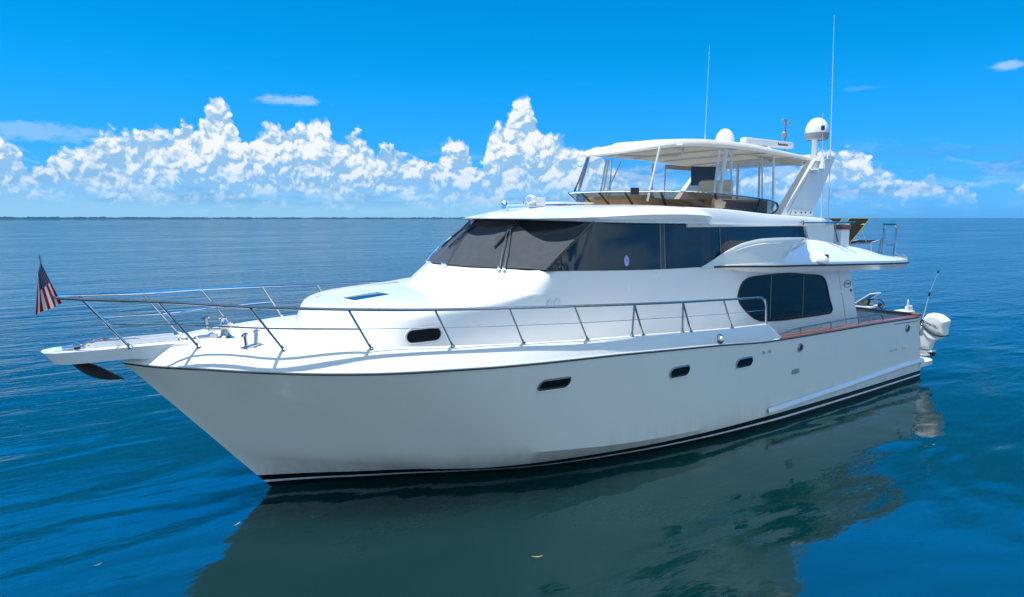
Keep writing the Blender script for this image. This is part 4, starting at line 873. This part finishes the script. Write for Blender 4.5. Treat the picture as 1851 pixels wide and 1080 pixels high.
# ================================================================== THINGS ON THE YACHT
# anchor under the pulpit
anc = empty('plough_anchor', (-2.6, 0, 2.7), 'dark steel plough anchor hanging under the bow pulpit', 'anchor')
def off(mb_, o_, name, m_, sharp=35):
    L = Vector(o_.location); mb_.v = [tuple(Vector(q) - L) for q in mb_.v]; return mb_.build(name, m_, o_, sharp)
fk = MB(); A = Vector((-3.08, 0, 2.83)); T_ = Vector((-2.34, 0, 2.43))
for sgn in (-1, 1):
    rows = []
    for u in np.linspace(0, 1, 12):
        m0 = A + (T_ - A) * u; w_ = .20 * math.sin(math.pi * min(1, u * .75 + .12)) * (1 - u ** 4); d_ = .14 * math.sin(math.pi * u ** .85)
        rows.append([m0 + Vector((0, 0, .10 * math.sin(math.pi * u) - .01)), m0 + Vector((.03, sgn * w_ * .6, .05 * math.sin(math.pi * u))), m0 + Vector((.02, sgn * w_, -.3 * d_)), m0 + Vector((0, sgn * w_ * .4, -.8 * d_)), m0 + Vector((0, 0, -d_))])
    fk.grid(rows)
off(fk, anc, 'anchor_fluke', ANCHORM, 50)
off(MB().tube([(-3.0, 0, 2.82), (-2.95, 0, 2.98), (-2.8, 0, 3.09), (-2.1, 0, 3.07)], [.03, .035, .035, .03], 8), anc, 'anchor_shank', STEEL)
# chain from shank to windlass
ch = MB(); a_, b_ = Vector((-2.12, 0, 3.07)), Vector((-1.02, -.12, 3.03)); n_ = 17
dr = (b_ - a_).normalized()
for k in range(n_):
    c_ = a_ + (b_ - a_) * ((k + .5) / n_) - Vector((0, 0, .03 * math.sin(math.pi * (k + .5) / n_))); sd_ = Vector((0, 1, 0)) if k % 2 else Vector((0, .3, 1)).normalized()
    ch.tube([c_ + dr * (.052 * math.cos(t_)) + sd_ * (.028 * math.sin(t_)) for t_ in np.linspace(0, 2 * math.pi, 13)[:-1]], .0095, 5, closed=True)
ch = ch.build('anchor_chain', GREYMETAL, None, 60, (-1.6, 0, 3.0)); tag(ch, 'short galvanised chain stretched along the foredeck from pulpit to windlass', 'chain')
# flag at the bow
FL, t, p = new_mat('flag_cloth'); p.inputs['Roughness'].default_value = .8; p.inputs['Specular IOR Level'].default_value = .2
uv = N(t, 'ShaderNodeUVMap'); sx = N(t, 'ShaderNodeSeparateXYZ'); t.links.new(uv.outputs[0], sx.inputs[0])
def m2(op, a, b=None):
    n_ = N(t, 'ShaderNodeMath', operation=op)
    for i, q in enumerate((a, b)):
        if q is None: continue
        if isinstance(q, (int, float)): n_.inputs[i].default_value = q
        else: t.links.new(q, n_.inputs[i])
    return n_.outputs[0]
stripe = m2('MODULO', m2('FLOOR', m2('MULTIPLY', sx.outputs[1], 13.0)), 2.0)
can = m2('MULTIPLY', m2('LESS_THAN', sx.outputs[0], .46), m2('GREATER_THAN', sx.outputs[1], 6 / 13))
gx = m2('SUBTRACT', m2('FRACT', m2('MULTIPLY', sx.outputs[0], 15.0)), .5); gy = m2('SUBTRACT', m2('FRACT', m2('MULTIPLY', sx.outputs[1], 13.0)), .5)
star = m2('LESS_THAN', m2('ADD', m2('MULTIPLY', gx, gx), m2('MULTIPLY', gy, gy)), .035)
c1_ = N(t, 'ShaderNodeMix', data_type='RGBA', inp={6: (.33, .006, .015, 1), 7: (.66, .66, .66, 1)}); t.links.new(stripe, c1_.inputs[0])
c2_ = N(t, 'ShaderNodeMix', data_type='RGBA', inp={6: (.008, .012, .07, 1), 7: (.6, .6, .6, 1)}); t.links.new(star, c2_.inputs[0])
c3_ = N(t, 'ShaderNodeMix', data_type='RGBA'); t.links.new(can, c3_.inputs[0]); t.links.new(c1_.outputs[2], c3_.inputs[6]); t.links.new(c2_.outputs[2], c3_.inputs[7]); t.links.new(c3_.outputs[2], p.inputs['Base Color'])
flag = empty('american_flag', (-3.36, 0, 3.8), 'small american flag drooping from a short staff at the bow', 'flag')
off(MB().tube([(-3.22, 0, 3.86), (-3.30, 0, 4.1), (-3.345, 0, 4.52)], .013, 8), flag, 'flag_staff', GREYMETAL)
nu, nv = 40, 26; V_ = []
for i in range(nu + 1):
    for j in range(nv + 1):
        u, v = i / nu, j / nv           # u along the fly (hangs down), v up the hoist
        hx = Vector((-3.338, 0, 4.42 - .52 * (1 - v)))
        drop = Vector((.205, -.19, -.56)) * u * (1 - .0 * v); shear = Vector((.03, -.02, -.12)) * u * (1 - v)
        sp = (v - .5) * .18 * u
        q = Vector((-3.338, 0, 4.42)) * v + Vector((-3.40, -.02, 4.16)) * (1 - v)
        endt = Vector((-3.10, -.10, 3.77)); endb = Vector((-3.47, -.04, 3.60))
        e_ = endt * v + endb * (1 - v)
        q = q * (1 - u) + e_ * u
        q += Vector((.3, -1, 0)).normalized() * (.03 * math.sin(v * 9 + u * 2.5) * (.25 + u) + .012 * math.sin(v * 21 + u * 6) * u)
        V_.append(q - flag.location)
F_ = [(i * (nv + 1) + j, (i + 1) * (nv + 1) + j, (i + 1) * (nv + 1) + j + 1, i * (nv + 1) + j + 1) for i in range(nu) for j in range(nv)]
me = bpy.data.meshes.new('flag_cloth'); me.from_pydata(V_, [], F_); ul = me.uv_layers.new(name='UVMap')
for lp in me.loops: ul.data[lp.index].uv = ((lp.vertex_index // (nv + 1)) / nu, .30 + .70 * (lp.vertex_index % (nv + 1)) / nv)
me.polygons.foreach_set('use_smooth', [True] * len(me.polygons)); me.materials.append(FL)
fo = bpy.data.objects.new('flag_cloth', me); C.objects.link(fo); fo.parent = flag

# sun loungers on the boat deck
def lounger(loc, label):
    L = empty('sun_lounger', loc, label, 'lounger', 'sun loungers on the boat deck')
    w = .64
    def fab(path, name):
        g = MB(); P = smooth_path(path, 4)
        for yy in (0,): g.grid([[(q[0], y, q[2] + .008 * math.sin(6 * y + q[0] * 9)) for y in np.linspace(-w / 2, w / 2, 7)] for q in P])
        g.grid([[(q[0], y, q[2] - .02) for y in np.linspace(-w / 2, w / 2, 7)] for q in P])
        o_ = g.build(name, WEAVE, L, 60)
        for y in (-w / 2, w / 2): MB().tube([(q[0], y, q[2] - .005) for q in P], .011, 6).build('piping', LIME if name == 'backrest' else ALU, o_)
        return o_
    fab([(-1.1, 0, .30), (-.5, 0, .35), (0, 0, .33), (.5, 0, .37), (1.0, 0, .34), (1.8, 0, .42)], 'seat')
    b_ = fab([(.0, 0, .36), (.6, 0, .74), (1.15, 0, 1.12)], 'backrest')
    MB().tube([(1.15, -w / 2, 1.12), (1.15, w / 2, 1.12)], .012, 6).build('piping', LIME, b_)
    MB().grid([[(.86 + d, y, .925 + d * .68 - .004) for y in (-w / 2, w / 2)] for d in (0, .05)]).build('headrest_stripe', LIME, b_)
    for y in (-w / 2, w / 2):
        MB().tube([(-.9, y, .3), (-1.0, y, 0)], .018, 6).build('leg', ALU, L); MB().tube([(1.3, y, .34), (1.4, y, 0)], .018, 6).build('leg', ALU, L)
        MB().tube([(.66, y, .78), (1.05, y, .36)], .008, 5).build('back_strut', ALU, L)
    return L
l1 = lounger((17.15, -1.68, 3.96), 'brown mesh sun lounger with raised back nearest the boat deck edge')
l2 = lounger((17.0, -.88, 3.96), 'brown mesh sun lounger behind the other one beside the white locker')
# small dark pennant beyond the loungers
pn = empty('stern_pennant', (19.0, .9, 3.96), 'small dark blue pennant on a thin staff behind the sun loungers', 'pennant')
off(MB().tube([(19.0, .9, 3.86), (19.0, .9, 5.55)], .014, 6), pn, 'flag_staff', GREYMETAL)
off(MB().grid([[(19.0 - d, .9 - .02 * math.sin(9 * d), z - .5 * d) for d in np.linspace(0, .26, 6)] for z in (5.5, 5.25, 5.0)]), pn, 'pennant_cloth', mat('dark_blue_cloth', (.012, .02, .06), .8, noise=.2))

# tender with outboard on the swim platform
ten = empty('tender', (20.3, -.8, .53), 'white tender with outboard lying across the swim platform behind the transom', 'tender')
hl = MB(); rows = []
for s_ in np.linspace(0, 1, 20):
    y = -2.75 + s_ * 4.6; w = .80 * (1 - max(0, (s_ - .55) / .45) ** 2.2 * .97); zk = .58 + .35 * max(0, (s_ - .6) / .4) ** 2
    rows.append([(20.3 - w, y, 1.30 + .2 * s_), (20.3 - w * 1.03, y, 1.18 + .2 * s_), (20.3 - w * .85, y, .95), (20.3 - w * .45, y, zk + .1), (20.3, y, zk), (20.3 + w * .45, y, zk + .1), (20.3 + w * .85, y, .95), (20.3 + w * 1.03, y, 1.18 + .2 * s_), (20.3 + w, y, 1.30 + .2 * s_), (20.3 + w * .8, y, 1.32 + .2 * s_), (20.3 + w * .75, y, 1.0), (20.3 - w * .75, y, 1.0), (20.3 - w * .8, y, 1.32 + .2 * s_)])
hl.grid(rows, 0, True); hl.f += [tuple(range(13))]; hl.mi += [0]
off(hl, ten, 'hull', WHITE, 40)
co_ = off(MB().box((20.35, -1.05, 1.5), (.75, .55, 1.05), bev=.05).prism([(20.0, -1.34, 1.98), (20.0, -.70, 1.98), (20.0, -.70, 2.12), (20.0, -1.2, 2.06)], (.75, 0, 0)), ten, 'console', DARKGREY, 40)
off(MB().box((20.38, -1.02, 2.03), (.85, .75, .06), bev=.02), ten, 'console_top', PLASTICW)
off(MB().grid([[(20.02 + .75 * a_, -.70 - .62 * v - .05 * math.sin(math.pi * a_) * 0, 2.03 + .46 * v) for a_ in np.linspace(0, 1, 5)] for v in (0, .5, 1)]), ten, 'windscreen', SCREEN)
off(MB().tube([(20.02, -.70, 2.03), (20.02, -1.32, 2.49), (20.4, -1.36, 2.5), (20.77, -1.32, 2.49), (20.77, -.70, 2.03)], .022, 6), ten, 'windscreen_frame', PLASTICW)
pl_ = off(MB().box((20.25, -1.25, 2.19), (.34, .07, .24), bev=.02, rot=Matrix.Rotation(.25, 3, 'X')), ten, 'chart_plotter', BLACK)
off(MB().box((20.25, -1.292, 2.185), (.24, .012, .17), rot=Matrix.Rotation(.25, 3, 'X')), ten, 'plotter_screen', mat('grey_display', (.42, .46, .50), .2))
wh = MB(); wc = Vector((20.45, -1.52, 2.12)); wn = Vector((0, -.85, .5)).normalized(); wu = Vector((1, 0, 0)); ww = wn.cross(wu)
wh.tube([wc + (wu * math.cos(t_) + ww * math.sin(t_)) * .19 for t_ in np.linspace(0, 2 * math.pi, 25)[:-1]], .018, 6, closed=True)
for t_ in (0.3, 2.4, 4.5): wh.tube([wc, wc + (wu * math.cos(t_) + ww * math.sin(t_)) * .19], .012, 5)
wh.lathe([(0, -.12), (.04, -.12), (.05, 0), (0, .02)], wc, wn, 10); off(wh, ten, 'steering_wheel', BLACK)
off(MB().box((20.6, -2.15, 1.72), (.9, .5, .5), bev=.08).box((20.85, -2.25, 2.0), (.35, .12, .25), bev=.04), ten, 'helm_bench', PLASTICW)
off(MB().tube([(20.7, -2.28, 1.6), (20.7, -2.28, 2.28)], .032, 8).lathe([(.032, 0), (.02, .08), (0, .1)], (20.7, -2.28, 2.26), (0, 0, 1), 8), ten, 'light_pole', ALU)
aw = off(MB().tube([(20.5, -2.85, 1.75), (20.4, -3.05, 2.65), (20.35, -3.28, 3.38)], [.014, .010, .007], 6), ten, 'whip_antenna', ALU)
off(MB().lathe([(.0, 0), (.03, 0), (.03, .14), (0, .14)], (20.41, -3.03, 2.56), (-.1, -.25, .9), 8), ten, 'antenna_coil', BLACK); off(MB().lathe([(0, 0), (.028, 0), (.028, .07), (0, .07)], (20.353, -3.27, 3.34), (-.1, -.25, .9), 8), ten, 'antenna_tip', BLACK)
# outboard motor (its own sub-assembly of the tender): cowl profile in the Y-Z plane, leaning outboard
X0 = 20.45
def yz(prof, hw, name, m_, taper=.72, sharp=50):
    g = MB(); rows = []
    cy = sum(q[0] for q in prof) / len(prof); cz = sum(q[1] for q in prof) / len(prof)
    for a_, k in ((-1, .62), (-.92, .84), (-.7, .95), (-.35, 1.0), (.35, 1.0), (.7, .95), (.92, .84), (1, .62)):
        rows.append([(X0 + hw * a_, cy + (y - cy) * k, cz + (z - cz) * k) for y, z in prof])
    g.grid(rows, 0, True); n_ = len(prof); g.f += [tuple(range(n_)), tuple(range(7 * n_, 8 * n_))]; g.mi += [0, 0]
    return off(g, ten, name, m_, sharp)
cowl = [(-2.90, 1.66), (-2.95, 1.80), (-3.06, 1.97), (-3.20, 2.01), (-3.40, 1.985), (-3.58, 1.88), (-3.665, 1.79), (-3.62, 1.55), (-3.62, 1.33), (-3.52, 1.31), (-3.34, 1.34), (-3.12, 1.47)]
oc = yz(smooth_path([(y, z, 0) for y, z in cowl + cowl[:1]], 4)[:-1, :2].tolist(), .27, 'engine_cowl', PLASTICW)
yz([(-2.88, 1.64), (-3.12, 1.45), (-3.34, 1.325), (-3.52, 1.295), (-3.63, 1.32), (-3.55, 1.24), (-3.36, 1.15), (-3.28, 1.08), (-3.2, .92), (-3.17, .80), (-2.85, .80), (-2.82, 1.2)], .20, 'midsection', PLASTICW)
off(MB().tube([(X0 - .26, -2.90, 1.645), (X0 - .28, -3.12, 1.46), (X0 - .275, -3.34, 1.33), (X0 - .24, -3.52, 1.30), (X0 - .15, -3.64, 1.32), (X0 + .15, -3.64, 1.32)], .016, 6), ten, 'cowl_seam', BLACK)
off(MB().box((X0, -3.0, .76), (.3, .58, .05), bev=.015).prism([(X0 - .07, -2.85, .76), (X0 - .07, -3.12, .76), (X0 - .07, -3.1, .60), (X0 - .07, -2.86, .55)], (.14, 0, 0)).lathe([(0, -.22), (.05, -.2), (.08, -.05), (.08, .15), (.05, .2), (0, .2)], (X0, -2.98, .64), (0, 1, 0), 12), ten, 'lower_unit', PLASTICW)
pr_ = MB().lathe([(0, 0), (.05, 0), (.04, .14), (0, .15)], (X0, -3.18, .64), (0, -1, 0), 10)
for k in range(3):
    a_ = 2.1 * k + .4; c_, s_ = math.cos(a_), math.sin(a_); pr_.add([(X0 + c_ * .03, -3.2, .64 + s_ * .03), (X0 + c_ * .15 - s_ * .07, -3.19, .64 + s_ * .15 + c_ * .07), (X0 + c_ * .19, -3.25, .64 + s_ * .19), (X0 + c_ * .14 + s_ * .06, -3.3, .64 + s_ * .14 - c_ * .06)], [(0, 1, 2, 3)])
off(pr_, ten, 'propeller', BLACK)
off(MB().tube([(X0 - .15, -2.7, 1.5), (X0 - .22, -2.85, 1.3), (X0 - .2, -2.9, 1.05)], .04, 8).box((X0, -2.80, 1.25), (.34, .14, .7), bev=.04), ten, 'mounting_bracket', GREYPL)
off(MB().tube([(X0 - .3, -2.65, 1.95), (X0 - .3, -2.85, 1.78), (X0 - .27, -2.95, 1.66)], .045, 8), ten, 'control_hose', BLACK)
tl = text_mesh('TOHATSU', .105, (X0 - .274, -3.22, 1.66), (0, -1, -.36), (0, -.36, 1), 'cowl_lettering', INK, ten, .003, ten.location)
st_ = MB()
for k in range(6):
    a_ = math.pi * k / 6; st_.box((X0 - .272, -2.985, 1.76), (.006, .09, .012), rot=Matrix.Rotation(a_, 3, 'X'))
off(st_, ten, 'cowl_emblem', INK)

# bits of leaf drifting on the water
LEAF = mat('dry_leaf', (.30, .24, .09), .7, noise=.3, nscale=20)
for c_, ang, l_, lab in (((-.96, -1.31), .6, .085, 'thin yellowed leaf floating left of the dark bow reflection'), ((2.40, -5.15), -.5, .10, 'thin yellowed leaf floating on the dark hull reflection below the middle of the boat'), ((-2.98, -1.49), .2, .06, 'tiny dry leaf adrift on open blue water near the lower left')):
    g_ = MB(); d_ = Vector((math.cos(ang), math.sin(ang), 0)); n_ = Vector((-d_.y, d_.x, 0)); rows = []
    for u in np.linspace(-1, 1, 9): rows.append([Vector((c_[0], c_[1], .006)) + d_ * l_ * u + n_ * (s_ * .16 * l_ * (1 - u * u) + .12 * l_ * u * u) + Vector((0, 0, .012 * u * u)) for s_ in (-1, 0, 1)])
    g_.grid(rows); tag(g_.build('floating_leaf', LEAF, None, 60, (c_[0], c_[1], .006)), lab, 'leaf', 'leaves drifting on the water')

# ================================================================== FAR SHORE
ts = MB(); rows = []
def polar(px, dist):      # bearing given as the photo's column, only to lay out the bay round the boat
    a = TH + math.atan((px - 925.5) / 1234.0); return Vector((-3.7164 + dist * math.sin(a), -12.818 + dist * math.cos(a), 0))
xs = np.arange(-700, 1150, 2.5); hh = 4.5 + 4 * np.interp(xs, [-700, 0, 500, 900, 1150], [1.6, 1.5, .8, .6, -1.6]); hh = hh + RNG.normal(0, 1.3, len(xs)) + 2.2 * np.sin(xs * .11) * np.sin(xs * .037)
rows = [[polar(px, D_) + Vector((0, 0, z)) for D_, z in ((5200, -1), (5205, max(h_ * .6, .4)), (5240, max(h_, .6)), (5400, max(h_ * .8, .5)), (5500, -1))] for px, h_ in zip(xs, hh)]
ts.grid(rows); sh = ts.build('far_shore_treeline', mat('hazed_foliage', (.006, .06, .12), .9, noise=.4, nscale=.02), None, 180)  # blue of distance haze is mixed into the foliage colour
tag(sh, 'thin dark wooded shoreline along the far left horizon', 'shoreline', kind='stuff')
